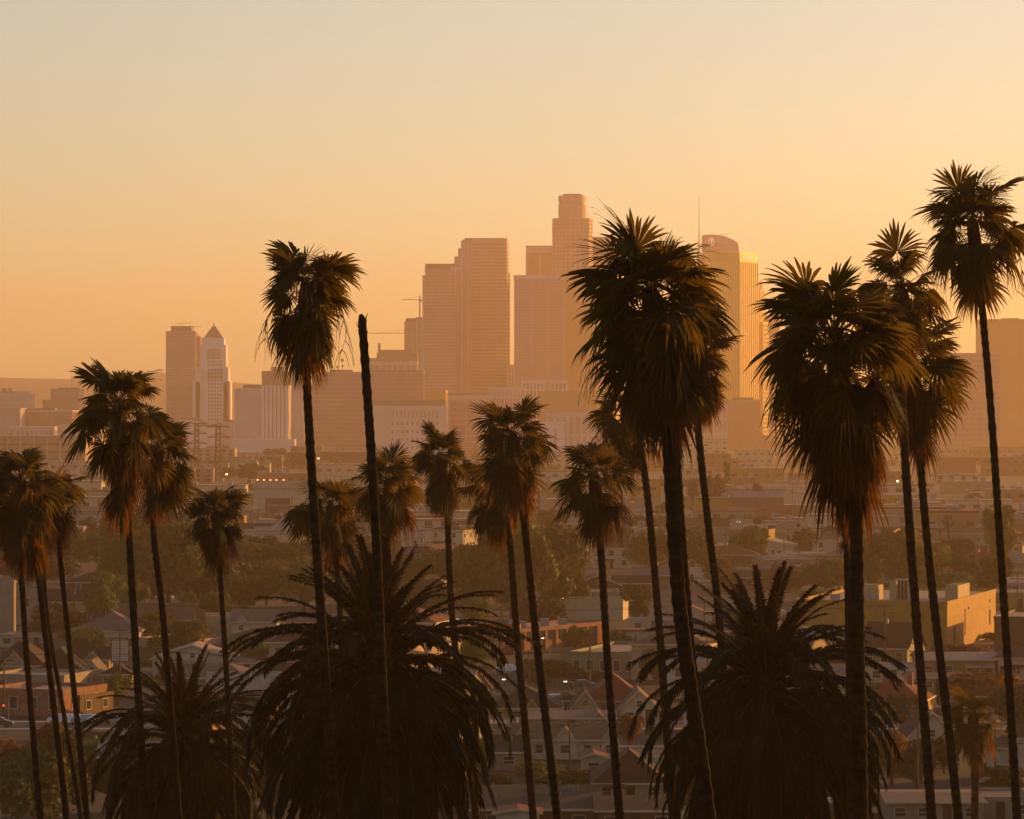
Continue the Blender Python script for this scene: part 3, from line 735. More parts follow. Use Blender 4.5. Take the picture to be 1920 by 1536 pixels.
# sail-topped tower with spire
def sail_tower():
    Y = 5400; s = Y / F; t = thing('sail_tower', 'skyscraper with glass sail roof, thin spire and round logo', 'tower', (xz(1350, Y), Y + 20, 0))
    x0, x1 = -32 * s, 37 * s; z = zz(472, Y)
    MB().box(x0, x1, -18, 18, 0, z).build('wall', M_glass2, t)
    prof = [(x0, 470), (x0, 441), (-20 * s, 439.5), (-2 * s, 440.5), (12 * s, 444), (24 * s, 449), (34 * s, 456), (36 * s, 470)]
    vs = [(x, -17.8, zz(p, Y)) for x, p in prof] + [(x, 14, zz(p, Y)) for x, p in prof]; n = len(prof)
    MB().add(vs, [tuple(range(n - 1, -1, -1)), tuple(range(n, 2 * n))] + [(i, (i + 1) % n, n + (i + 1) % n, n + i) for i in range(n)]).build('sail_roof', M_rose, t)
    m = MB()
    for i in range(9):
        x = (-4 + 4.4 * i) * s; zt = zz(441 + max(0, (i - 3)) * 2.0, Y); m.box(x - .35, x + .35, -18.5, -17.9, zz(470, Y), zt - 1)
    for j in range(4): m.box(-4 * s, 32 * s, -18.3, -17.9, zz(468 - 4.5 * j, Y) - .35, zz(468 - 4.5 * j, Y) + .35)
    o = m.build('sail_grid', M_stone, t); o['kind'] = 'stuff'
    m = MB(); m.beam((-38 * s, 0, zz(560, Y)), (-38 * s, 0, zz(440, Y)), 1.0); m.beam((-38 * s, 0, zz(440, Y)), (-38 * s, 0, zz(365, Y)), .8, r2=.4); m.build('spire', M_steel, t)
    MB().box(-42 * s, x0, -10, 18, 0, zz(474, Y)).build('side_core', M_glass2, t)
    m = MB(); R_ = 8 * s
    ring = [(-16 * s + math.cos(a) * R_ * .62, math.sin(a) * R_) for a in [2 * math.pi * i / 20 for i in range(20)]]
    for i in range(20):
        a, b = ring[i], ring[(i + 1) % 20]; m.beam((a[0], -18.6, zz(454, Y) + a[1]), (b[0], -18.6, zz(454, Y) + b[1]), .55)
    lg = m.build('logo_ring', M_signlit, t)
    m = MB(); zc = zz(454, Y); m.box(-16 * s - .8, -16 * s + .8, -18.9, -18.3, zc - 3.4, zc + 3.4); m.box(-16 * s - 1.7, -16 * s + 1.7, -18.9, -18.3, zc + 2.6, zc + 3.6); m.box(-16 * s - 1.7, -16 * s + 1.7, -18.9, -18.3, zc - 3.6, zc - 2.6)
    m.build('logo_letter', M_signlit, t)
    MB().beam((2 * s, -10, zz(440, Y)), (21 * s, -8, zz(437.5, Y)), .5).build('maintenance_arm', M_steel, t)
sail_tower()
Y = 5100
t, lp = tower('bank_tower', 'square tower with vertical ribs, golden sunlit right side and bright sign', 'tower', corner(1322, 1387, 1420.5, Y, 24), top(472.5, Y), M_sungold, M_sungold, [], cap=0)
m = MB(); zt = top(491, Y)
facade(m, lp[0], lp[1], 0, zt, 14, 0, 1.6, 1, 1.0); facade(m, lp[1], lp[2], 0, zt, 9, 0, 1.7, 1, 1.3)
o = m.build('ribs', M_sungoldrib, t); o['kind'] = 'stuff'
_a, _b = Vector((*lp[1], 0)), Vector((*lp[2], 0)); _c = (_a + _b) / 2; _d = (_b - _a); _n = Vector((_d.y, -_d.x, 0)).normalized()
_p = _a.lerp(_b, .40) + _n * .8; _p.z = top(482, Y)
wordmark(t, 'Bank of America', _p, _d.length * .72, 5.5, math.atan2(_d.y, _d.x), M_signlit)
m = MB(); _q = _a.lerp(_b, .87) + _n * .8; u = _d.normalized()
for k in range(3):
    c0 = _q + u * (-3 + 2.2 * k); zc = top(482, Y)
    m.add([c0 + Vector((0, 0, zc - 3.5 + k)), c0 + u * 2 + Vector((0, 0, zc - 1.5 + k)), c0 + u * 3.2 + Vector((0, 0, zc + 3.5 - k * .3)), c0 + u * 1.2 + Vector((0, 0, zc + 2.2 + k * .2))], [(0, 1, 2, 3)])
m.build('flag_emblem', M_signlit, t)
tower('office_tower', 'golden stepped tower in sunlight just right of the ribbed tower', 'tower', corner(1400, 1424, 1434, 5300, 30), top(546, 5300), M_sungold, M_sungold, [(0, 6, 30, 1.2, 1.0), (1, 5, 30, 1.2, 1.0)])
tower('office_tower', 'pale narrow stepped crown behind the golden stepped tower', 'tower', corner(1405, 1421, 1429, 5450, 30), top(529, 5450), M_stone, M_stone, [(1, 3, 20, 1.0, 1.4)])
tower('office_tower', 'golden lower shoulder with bright floor lines right of the ribbed tower', 'tower', corner(1404, 1430, 1441, 5200, 30), top(606, 5200), M_sungold, M_sungold, [(0, 6, 28, .8, 1.4), (1, 5, 28, .8, 1.4)])
tower('office_tower', 'dull brown tower between the golden towers and the shaggiest palm', 'tower', rect(1437, 1462, 5500, 35), top(595, 5500), M_brown, M_rose, [(0, 5, 40, 1.2, 1.2)], [(.1, .8, .2, .8, 2)])

# right edge
tower('office_slab', 'big ochre slab cut by the right picture edge', 'building', rect(1839, 1990, 4500, 50), top(601, 4500), M_amber, M_amber, [(0, 10, 44, .7, .5)], [(.3, .5, .3, .7, 1.5)])
t, lp = tower('office_slab', 'glass office block with thin pale floor lines near the right edge', 'building', rect(1772, 1875, 3900, 40), top(662, 3900), M_brown, M_rose, [(0, 7, 19, .5, .7)], [], cap=0)
tower('office_block', 'pale block with white square-windowed wings above the centre pair of palms', 'building', rect(978, 1021, 4300, 30), top(716, 4300), M_glass, M_white, [(0, 6, 9, 1.6, 1.6)])
tower('office_block', 'white square-windowed block left of the biggest crown, upper floors showing', 'building', rect(1031, 1064, 4320, 30), top(716, 4320), M_glass, M_white, [(0, 4, 9, 1.6, 1.6)])
tower('office_block', 'wide plain brown block below the white square-windowed blocks', 'building', rect(1012, 1120, 4150, 40), top(736, 4150), M_amber, M_amber, [(0, 3, 3, .6, .8)])
tower('office_block', 'wide pale low block beneath the widest skyscraper', 'building', rect(838, 925, 4250, 40), top(744, 4250), M_rose, M_stone, [(0, 10, 5, 1.6, 2.2)], [(.0, .9, .1, .9, 2)])
tower('office_block', 'pale block with roof frame under the brown lettered tower', 'building', rect(915, 985, 4280, 40), top(728, 4280), M_rose, M_stone, [(0, 9, 7, 1.2, 1.8)])
tower('office_block', 'brown horizontal-banded block left of the centre pair of palms', 'building', rect(843, 905, 3900, 40), top(752, 3900), M_brown, M_rose, [(0, 2, 9, 1.2, 1.4)])
tower('office_block', 'pale long low block with pilasters left of the biggest trunk', 'building', rect(1025, 1130, 3700, 40), top(777, 3700), M_rose, M_stone, [(0, 8, 2, 2.2, 2.6)])
tower('office_block', 'pale blue-white frame building above the barrel-skirted palm', 'building', rect(1006, 1058, 3300, 25), top(795, 3300), M_rose, M_white, [(0, 2, 1, 6.5, 4.0)])
tower('office_block', 'ochre flat block below the ribbed tower', 'building', rect(1364, 1425, 4400, 40), top(752, 4400), M_amber, M_amber, [(0, 5, 3, 1.0, 1.2)], [(.2, .8, .2, .7, 2.5)])
tower('office_block', 'pale flat block with one window row left of the ochre flat block', 'building', rect(1296, 1364, 4300, 40), top(757, 4300), M_rose, M_stone, [(0, 8, 3, 1.5, 3)])
# ---------------------------------------------------------------- trees, houses, street furniture
GAPS = [(125, 'in the left palm cluster'), (245, 'between the left palm cluster and the twin palms'), (306, 'between the twin palm trunks'),
        (416, 'between the twin palms and the small round palm'), (592, 'left of the tall lone palm trunk'), (706, 'between the lone palm and the headless trunk'),
        (846, 'right of the headless trunk'), (966, 'left of the centre pair of trunks'), (1003, 'between the centre pair of trunks'),
        (1134, 'left of the barrel-skirted palm'), (1236, 'right of the barrel-skirted palm'), (1350, 'beside the biggest palm trunk'),
        (1592, 'between the biggest and the shaggiest palm'), (1714, 'right of the shaggiest palm trunk'), (1752, 'between the right pair of trunks'),
        (1888, 'left of the rightmost palm trunk'), (9999, 'at the right picture edge')]
ORD = ['nearest', 'second nearest', 'third nearest', 'fourth nearest', 'fifth nearest', 'sixth nearest', 'seventh nearest', 'eighth nearest', 'ninth nearest', 'tenth nearest', 'eleventh nearest', 'twelfth nearest', 'thirteenth nearest', 'fourteenth nearest', 'fifteenth nearest']
AUTO = []
def auto_label(o, look, noun, px, Y): AUTO.append((o, look, noun, px, Y))
def finish_labels():
    groups = {}
    for a in AUTO:
        gap = next(g for x, g in GAPS if a[3] < x)
        groups.setdefault((a[1], a[2], gap), []).append(a)
    for (look, noun, gap), items in groups.items():
        items.sort(key=lambda a: a[4])
        for k, a in enumerate(items):
            a[0]['label'] = f'{look} {noun} {gap}' if len(items) == 1 else f'{look} {noun}, {ORD[min(k, 14)]}, {gap}'

def Yb(py): return F * EYE / (py - 768.0)     # depth of the flat ground under a photograph row

# -- trees
LEAVES = {
    'olive': mat('olive foliage', (0.0548, 0.0841, 0.0062), 0.7, 0.45, 0.7, trans=0.3, tcol=(0.15, 0.10, 0.02), rnd=0.25),
    'dark': mat('dark foliage', (0.0286, 0.0367, 0.0045), 0.7, 0.45, 0.7, trans=0.22, tcol=(0.09, 0.06, 0.015), rnd=0.25),
    'green': mat('green foliage', (0.0490, 0.1114, 0.0051), 0.65, 0.4, 0.7, trans=0.3, tcol=(0.13, 0.13, 0.02), rnd=0.2),
    'rust': mat('rusty foliage', (0.082, 0.037, 0.007), 0.7, 0.4, 0.7, trans=0.35, tcol=(0.30, 0.13, 0.03), rnd=0.2),
}
M_bark = mat('tree bark', (0.07, 0.05, 0.035), 0.9, 0.35, 2.0, bump=0.5)
def crown_mesh(seed, n_lobes, cards, shape):
    rn = random.Random(seed); m = MB()
    lobes = []
    for i in range(n_lobes):
        if shape == 'round':
            a = rn.uniform(0, 6.28); r = rn.uniform(.1, .8); z = rn.uniform(-.35, .62); lobes.append((Vector((math.cos(a) * r, math.sin(a) * r, z)), rn.uniform(.2, .46)))
        elif shape == 'tall':
            z = -0.9 + 1.8 * i / n_lobes; w_ = .5 * (1 - abs(z) ** 2 * .7); a = rn.uniform(0, 6.28); lobes.append((Vector((math.cos(a) * w_ * .5, math.sin(a) * w_ * .5, z)), rn.uniform(.26, .38)))
        else:
            a = rn.uniform(0, 6.28); r = rn.uniform(.1, .75); lobes.append((Vector((math.cos(a) * r, math.sin(a) * r, rn.uniform(-.35, .25))), rn.uniform(.25, .42)))
    for c, rad in lobes:
        for k in range(cards):
            d = Vector((rn.gauss(0, 1), rn.gauss(0, 1), rn.gauss(0, 1))).normalized(); rr = rad * rn.uniform(.55, 1.05) ** .6
            if rn.random() < .12: rr *= rn.uniform(1.05, 1.3)
            p = c + d * rr
            n_ = (d + Vector((rn.gauss(0, .5), rn.gauss(0, .5), rn.gauss(0, .5)))).normalized()
            u = n_.cross(Vector((rn.gauss(0, 1), rn.gauss(0, 1), rn.gauss(0, 1)))).normalized(); v = n_.cross(u); s = rn.uniform(.038, .08)
            m.add([p - u * s, p + v * s * .6, p + u * s * 1.2, p - v * s * .6], [(0, 1, 2, 3)])
    return m
CROWNS = {}
def crown(shape, k, leaf):
    key = (shape, k, leaf)
    if key not in CROWNS:
        m = crown_mesh(1000 + 17 * k + len(shape), {'round': 16, 'tall': 9, 'bush': 11}[shape], {'round': 330, 'tall': 300, 'bush': 300}[shape], shape)
        CROWNS[key] = m.mesh('crown', LEAVES[leaf])
    return CROWNS[key]
def limb_mesh(seed):
    rn = random.Random(seed); m = MB(); m.tube([(0, 0, 0), (.01, .02, .25), (-.02, .01, .5)], [.055, .042, .035], 7)
    for i in range(5):
        a = 1.256 * i + rn.uniform(-.3, .3); e = Vector((math.cos(a) * .38, math.sin(a) * .38, rn.uniform(.68, .9)))
        m.tube([(-.02, .01, .46), Vector((0, 0, .6)).lerp(e, .5), e], [.03, .02, .008], 5)
    return m.mesh('trunk', M_bark)
LIMBS = [limb_mesh(i) for i in range(4)]
_tk = [0]
def tree(px, base, wpx, hpx, leaf='olive', shape='round', look=None, label=None, Y=None, noun=None, group=None):
    Y = Y or Yb(base); s = Y / F; x = xz(px, Y); gz = 0.0 if Y > 420 else ground_z(x, Y); k = _tk[0] = _tk[0] + 1
    t = thing('bush' if shape == 'bush' else 'tree', label or '', 'bush' if shape == 'bush' else 'tree', (x, Y, gz), rz=k * 1.7, group=group)
    w_, h = wpx * s, hpx * s
    o = link('crown', crown(shape, k % 4, leaf), t)
    if shape == 'bush': o.scale = (w_ / 2 / .95, w_ / 2 / .95, h * .62); o.location = (0, 0, h * .42)
    else:
        fz = .68 if shape == 'round' else .52
        o.scale = (w_ / 2 / .98, w_ / 2 / .98, h * (.5 if shape == 'round' else .5) / (.80 if shape == 'round' else 1.02)); o.location = (0, 0, h * (.56 if shape == 'round' else .54))
        b = link('trunk', LIMBS[k % 4], t); b.scale = (h * .8, h * .8, h * .8)
    if not label:
        look = look or {'olive': 'olive green', 'dark': 'dark green', 'green': 'bright green', 'rust': 'rusty golden'}[leaf]
        auto_label(t, look, noun or ('bush' if shape == 'bush' else 'slender tree' if shape == 'tall' else 'leafy tree'), px, Y)
    return t

# -- houses
def paint(name, c, r=0.75): return mat(name, c, r, 0.14, 0.5, bump=0.15)
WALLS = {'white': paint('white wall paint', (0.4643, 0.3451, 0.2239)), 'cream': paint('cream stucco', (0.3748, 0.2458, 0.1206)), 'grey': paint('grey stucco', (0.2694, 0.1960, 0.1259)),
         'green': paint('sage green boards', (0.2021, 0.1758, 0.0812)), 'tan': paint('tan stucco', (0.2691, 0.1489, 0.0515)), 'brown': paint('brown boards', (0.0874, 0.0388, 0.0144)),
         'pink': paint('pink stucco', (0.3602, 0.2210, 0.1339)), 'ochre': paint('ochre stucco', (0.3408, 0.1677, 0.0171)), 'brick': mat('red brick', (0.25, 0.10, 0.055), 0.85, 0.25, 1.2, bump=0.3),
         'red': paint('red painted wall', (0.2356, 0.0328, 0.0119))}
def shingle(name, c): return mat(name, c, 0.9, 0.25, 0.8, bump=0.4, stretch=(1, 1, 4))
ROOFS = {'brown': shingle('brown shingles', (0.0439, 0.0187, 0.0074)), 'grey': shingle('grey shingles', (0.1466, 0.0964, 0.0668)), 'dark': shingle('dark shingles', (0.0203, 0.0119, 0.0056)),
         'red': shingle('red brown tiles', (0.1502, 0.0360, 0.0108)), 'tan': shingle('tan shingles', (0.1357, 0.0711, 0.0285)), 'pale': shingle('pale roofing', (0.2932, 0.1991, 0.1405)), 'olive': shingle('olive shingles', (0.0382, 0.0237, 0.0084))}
M_trim = paint('white trim', (0.4949, 0.3581, 0.2161), 0.6)
M_pane = mat('house window glass', (0.035, 0.035, 0.04), 0.12, 0.2, 0.5, spec=0.6)
M_door = paint('dark door', (0.0469, 0.0252, 0.0110))
M_chim = WALLS['brick']

def win(parent, x, z, w_, h, y, face='front', X=None):
    """Window part with a pane set back inside a proud frame."""
    m = MB(); f = MB(); b = 0.09
    if face == 'front':
        m.box(x - w_ / 2, x + w_ / 2, y - 0.03, y + 0.05, z - h / 2, z + h / 2)
        for (a0, a1, c0, c1) in ((x - w_ / 2 - b, x - w_ / 2, z - h / 2 - b, z + h / 2 + b), (x + w_ / 2, x + w_ / 2 + b, z - h / 2 - b, z + h / 2 + b), (x - w_ / 2, x + w_ / 2, z + h / 2, z + h / 2 + b), (x - w_ / 2, x + w_ / 2, z - h / 2 - b, z - h / 2), (x - w_ / 2, x + w_ / 2, z - .03, z + .03)):
            f.box(a0, a1, y - 0.09, y + 0.04, c0, c1)
    else:
        m.box(X - .05, X + .03, y - w_ / 2, y + w_ / 2, z - h / 2, z + h / 2)
        for (a0, a1, c0, c1) in ((y - w_ / 2 - b, y - w_ / 2, z - h / 2 - b, z + h / 2 + b), (y + w_ / 2, y + w_ / 2 + b, z - h / 2 - b, z + h / 2 + b), (y - w_ / 2, y + w_ / 2, z + h / 2, z + h / 2 + b), (y - w_ / 2, y + w_ / 2, z - h / 2 - b, z - h / 2)):
            f.box(X - .04, X + .09, a0, a1, c0, c1)
    p = m.build('window', M_pane, parent); f.build('frame', M_trim, p)
    return p

def gable(m, x0, x1, y0, y1, ze, zr, th, oh, along='x'):
    """Gable roof slab pair over a rectangle; along = ridge direction."""
    if along == 'y': return gable_y(m, x0, x1, y0, y1, ze, zr, th, oh)
    yc = (y0 + y1) / 2; sl = (zr - ze) / (yc - y0); ye0, ye1 = y0 - oh, y1 + oh; zo = ze - oh * sl
    a, b = x0 - oh, x1 + oh
    vs = [(a, ye0, zo), (b, ye0, zo), (b, yc, zr), (a, yc, zr), (b, ye1, zo), (a, ye1, zo)]
    vs += [(x, y, z + th) for x, y, z in vs]
    m.add(vs, [(6, 7, 8, 9), (9, 8, 10, 11), (1, 0, 3, 2), (2, 3, 5, 4), (0, 1, 7, 6), (4, 5, 11, 10), (1, 2, 8, 7), (2, 4, 10, 8), (3, 0, 6, 9), (5, 3, 9, 11)])
def gable_y(m, x0, x1, y0, y1, ze, zr, th, oh):
    xc = (x0 + x1) / 2; sl = (zr - ze) / (xc - x0); xa, xb = x0 - oh, x1 + oh; zo = ze - oh * sl; a, b = y0 - oh, y1 + oh
    vs = [(xa, a, zo), (xc, a, zr), (xb, a, zo), (xa, b, zo), (xc, b, zr), (xb, b, zo)]
    vs += [(x, y, z + th) for x, y, z in vs]
    m.add(vs, [(6, 7, 10, 9), (7, 8, 11, 10), (0, 3, 4, 1), (1, 4, 5, 2), (0, 1, 7, 6), (1, 2, 8, 7), (3, 9, 10, 4), (4, 10, 11, 5), (0, 6, 9, 3), (2, 5, 11, 8)])
def hip(m, x0, x1, y0, y1, ze, zr, th, oh):
    w_, d = x1 - x0, y1 - y0; r = min(w_, d) / 2
    xa, xb, ya, yb = x0 - oh, x1 + oh, y0 - oh, y1 + oh; yc = (y0 + y1) / 2; xc = (x0 + x1) / 2; zo = ze - oh * (zr - ze) / r
    if w_ >= d: A, B = (x0 + r, yc, zr + th), (x1 - r + .01, yc, zr + th)
    else: A, B = (xc, y0 + r, zr + th), (xc, y1 - r + .01, zr + th)
    base = [(xa, ya, zo), (xb, ya, zo), (xb, yb, zo), (xa, yb, zo)]
    vs = base + [(x, y, z + th) for x, y, z in base] + [A, B]
    if w_ >= d: top_ = [(4, 5, 9, 8), (5, 6, 9), (6, 7, 8, 9), (7, 4, 8)]
    else: top_ = [(4, 5, 8), (5, 6, 9, 8), (6, 7, 9), (7, 4, 8, 9)]
    m.add(vs, top_ + [(0, 1, 5, 4), (1, 2, 6, 5), (2, 3, 7, 6), (3, 0, 4, 7), (3, 2, 1, 0)])

def house(label, kind, px0, px1, ridge, eave, base, wall='white', roof='brown', rz=0, nwin=2, depth=None, Y=None, door=True, side=1, chim=0, noun='house', cat='house', dormers=(), vents=0, group=None):
    """px0..px1: wall width; ridge, eave, base: photograph rows of the roof ridge, the eaves and the foot."""
    Y = Y or Yb(base); s = Y / F; w_ = (px1 - px0) * s / max(.5, math.cos(R(rz))); d = depth or max(6.0, min(14.0, w_ * .9))
    gz = 0.0 if Y > 418 else ground_z(0, Y)
    cx = xz((px0 + px1) / 2, Y + d / 2); t = thing(noun.replace(' ', '_'), label or '', cat, (cx, Y + d / 2, gz), rz=R(rz), group=group)
    ze = max(2.2, zz(eave, Y) - gz); x0, x1, y0, y1 = -w_ / 2, w_ / 2, -d / 2, d / 2
    zr = max(ze + .25, zz(ridge, Y + (d / 2 if kind != 'gable_front' else 0)) - gz)
    m = MB(); wm = WALLS[wall]
    if kind == 'gable_front':
        vs = [(x0, y0, 0), (x1, y0, 0), (x1, y0, ze), (0, y0, zr), (x0, y0, ze)]; vs += [(x, y1, z) for x, _, z in vs]
        m.add(vs, [(0, 1, 2, 3, 4), (9, 8, 7, 6, 5), (1, 6, 7, 2), (5, 0, 4, 9), (2, 7, 8, 3), (3, 8, 9, 4)])
    elif kind == 'gable_side':
        vs = [(x0, y0, 0), (x0, y0, ze), (x0, 0, zr), (x0, y1, ze), (x0, y1, 0)]; vs += [(x1, y, z) for _, y, z in vs]
        m.add(vs, [(0, 1, 2, 3, 4), (9, 8, 7, 6, 5), (0, 5, 6, 1), (4, 3, 8, 9), (1, 6, 7, 2), (2, 7, 8, 3)])
    else: m.box(x0, x1, y0, y1, 0, ze)
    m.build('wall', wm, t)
    m = MB(); oh = 0.45; th = .16
    if kind == 'gable_front': gable_y(m, x0, x1, y0, y1, ze + .02, zr + .02, th, oh)
    elif kind == 'gable_side': gable(m, x0, x1, y0, y1, ze + .02, zr + .02, th, oh)
    elif kind == 'hip': hip(m, x0, x1, y0, y1, ze + .02, zr, th, oh)
    else:
        m.box(x0 + .25, x1 - .25, y0 + .25, y1 - .25, ze - .05, ze + .06)
    rf = m.build('roof', ROOFS[roof], t)
    if kind == 'flat':
        m = MB(); p = max(.35, zr - ze) if zr - ze < 2.5 else .6
        m.box(x0 - .06, x1 + .06, y0 - .06, y0 + .22, ze - .04, ze + p); m.box(x0 - .06, x1 + .06, y1 - .22, y1 + .06, ze - .04, ze + p)
        m.box(x0 - .06, x0 + .22, y0 + .22, y1 - .22, ze - .04, ze + p - .01); m.box(x1 - .22, x1 + .06, y0 + .22, y1 - .22, ze - .04, ze + p - .01)
        m.build('parapet', wm if w_ < 14 else M_trim, t)
    elif kind == 'gable_front':
        for sg in (-1, 1):
            m = MB(); sl = (zr - ze) / (w_ / 2); xe = (w_ / 2 + oh) * sg; zo = ze - oh * sl
            a, b = Vector((xe, y0 - oh - .06, zo + .02)), Vector((0, y0 - oh - .06, zr + .02))
            m.add([a, b, b + Vector((0, 0, .26)), a + Vector((0, 0, .26)), a + Vector((0, .1, 0)), b + Vector((0, .1, 0)), b + Vector((0, .1, .26)), a + Vector((0, .1, .26))],
                  [(0, 1, 2, 3), (7, 6, 5, 4), (0, 4, 5, 1), (3, 2, 6, 7), (0, 3, 7, 4), (1, 5, 6, 2)])
            m.build('bargeboard', M_trim, rf)
    else:
        sl = (zr - ze) / ((d if kind == 'gable_side' or w_ >= d else w_) / 2); zo = ze - oh * sl
        MB().box(x0 - oh, x1 + oh, y0 - oh - .1, y0 - oh - .012, zo + .0, zo + .24).build('fascia', M_trim, rf)
        MB().box(x1 + oh + .012, x1 + oh + .1, y0 - oh, y1 + oh if kind == 'hip' else y0, zo, zo + .24).build('fascia', M_trim, rf)
    hz = min(ze * .55, 1.7); wh = min(1.4, ze * .42)
    floors = 2 if ze > 5.2 else 1
    for fl in range(floors):
        zc = hz if floors == 1 else (1.6 if fl == 0 else ze - 1.6)
        for i in range(nwin):
            x = x0 + w_ * (i + .5) / nwin
            if door and fl == 0 and i == nwin // 2 and nwin > 1:
                p = MB().box(x - .48, x + .48, y0 - .05, y0 + .05, 0.02, 2.1).build('door', M_door, t); continue
            win(t, x, zc, min(1.3, w_ / nwin * .45), wh, y0)
        for i in range(side):
            win(t, 0, zc, 1.0, wh, y0 + d * (i + .5) / max(1, side), 'side', x1)
    if kind == 'gable_front' and zr - ze > 1.6: win(t, 0, ze + (zr - ze) * .3, .7, .8, y0)
    for (fx, wpx, hpx) in dormers:
        dw = wpx * s; dx = x0 + fx * w_; dh = hpx * s; z0_ = ze - .2; dd = d * .5
        m = MB(); vs = [(dx - dw / 2, y0 - .25, 0), (dx + dw / 2, y0 - .25, 0), (dx + dw / 2, y0 - .25, z0_), (dx, y0 - .25, z0_ + dh), (dx - dw / 2, y0 - .25, z0_)]; vs += [(x, y0 + dd, z) for x, _, z in vs]
        m.add(vs, [(0, 1, 2, 3, 4), (9, 8, 7, 6, 5), (1, 6, 7, 2), (5, 0, 4, 9), (2, 7, 8, 3), (3, 8, 9, 4)]); g = m.build('front_gable', wm, t)
        m = MB(); gable_y(m, dx - dw / 2, dx + dw / 2, y0 - .25, y0 + dd, z0_ + .02, z0_ + dh + .02, .14, .35); m.build('gable_roof', ROOFS[roof], g)
        m = MB(); sl = dh / (dw / 2)
        for sg in (-1, 1):
            a = Vector((dx + (dw / 2 + .35) * sg, y0 - .66, z0_ - .35 * sl)); b = Vector((dx, y0 - .66, z0_ + dh))
            m.add([a, b, b + Vector((0, 0, .24)), a + Vector((0, 0, .24))], [(0, 1, 2, 3)])
        m.build('gable_trim', M_trim, g)
        win(t, dx, max(1.2, z0_ - .9), min(1.2, dw * .4), 1.0, y0 - .25)
    for i in range(chim):
        x = x0 + w_ * (.3 + .4 * i); MB().box(x - .4, x + .4, .6, 1.3, ze, zr + .9).build('chimney', M_chim, rf)
    rn = random.Random(int(px0 * 7 + base))
    for i in range(vents):
        x = rn.uniform(x0 * .8, x1 * .8); y = rn.uniform(y0 * .7, y1 * .2); z = ze + (zr - ze) * (1 - abs(y) / (d / 2)) if kind != 'flat' else ze
        MB().beam((x, y, z - .1), (x, y, z + rn.uniform(.5, .9)), .07, n=6).build('vent_pipe', M_steel, rf)
    if kind != 'flat' and w_ > 7 and rn.random() < .45 and not dormers:
        pw = w_ * rn.uniform(.35, .6); xo = rn.uniform(-1, 1) * (w_ - pw) / 2; zp = min(2.5, ze - .25)
        pr = MB().add([(xo - pw / 2, y0 - 1.9, zp - .35), (xo + pw / 2, y0 - 1.9, zp - .35), (xo + pw / 2, y0 - .02, zp), (xo - pw / 2, y0 - .02, zp), (xo - pw / 2, y0 - 1.9, zp - .23), (xo + pw / 2, y0 - 1.9, zp - .23), (xo + pw / 2, y0 - .02, zp + .12), (xo - pw / 2, y0 - .02, zp + .12)],
                      [(0, 3, 2, 1), (4, 5, 6, 7), (0, 1, 5, 4), (1, 2, 6, 5), (2, 3, 7, 6), (3, 0, 4, 7)]).build('porch_roof', ROOFS[roof], t)
        for sg in (-1, 0, 1): MB().box(xo + sg * (pw / 2 - .15) - .07, xo + sg * (pw / 2 - .15) + .07, y0 - 1.8, y0 - 1.66, 0, zp - .34).build('porch_post', M_trim, pr)
    for i in range(rn.randint(0, 2)):
        x = rn.uniform(x0 * .7, x1 * .7); y = rn.uniform(y0 * .5, 0); z = ze + (zr - ze) * (1 - abs(y) / (d / 2)) if kind != 'flat' else ze
        if kind != 'gable_front': MB().beam((x, y, z - .1), (x, y, z + rn.uniform(.5, .9)), .07, n=6).build('vent_pipe', M_steel, rf)
    if not label: auto_label(t, f'{wall}-walled {roof}-roofed', noun, (px0 + px1) / 2, Y)
    return t

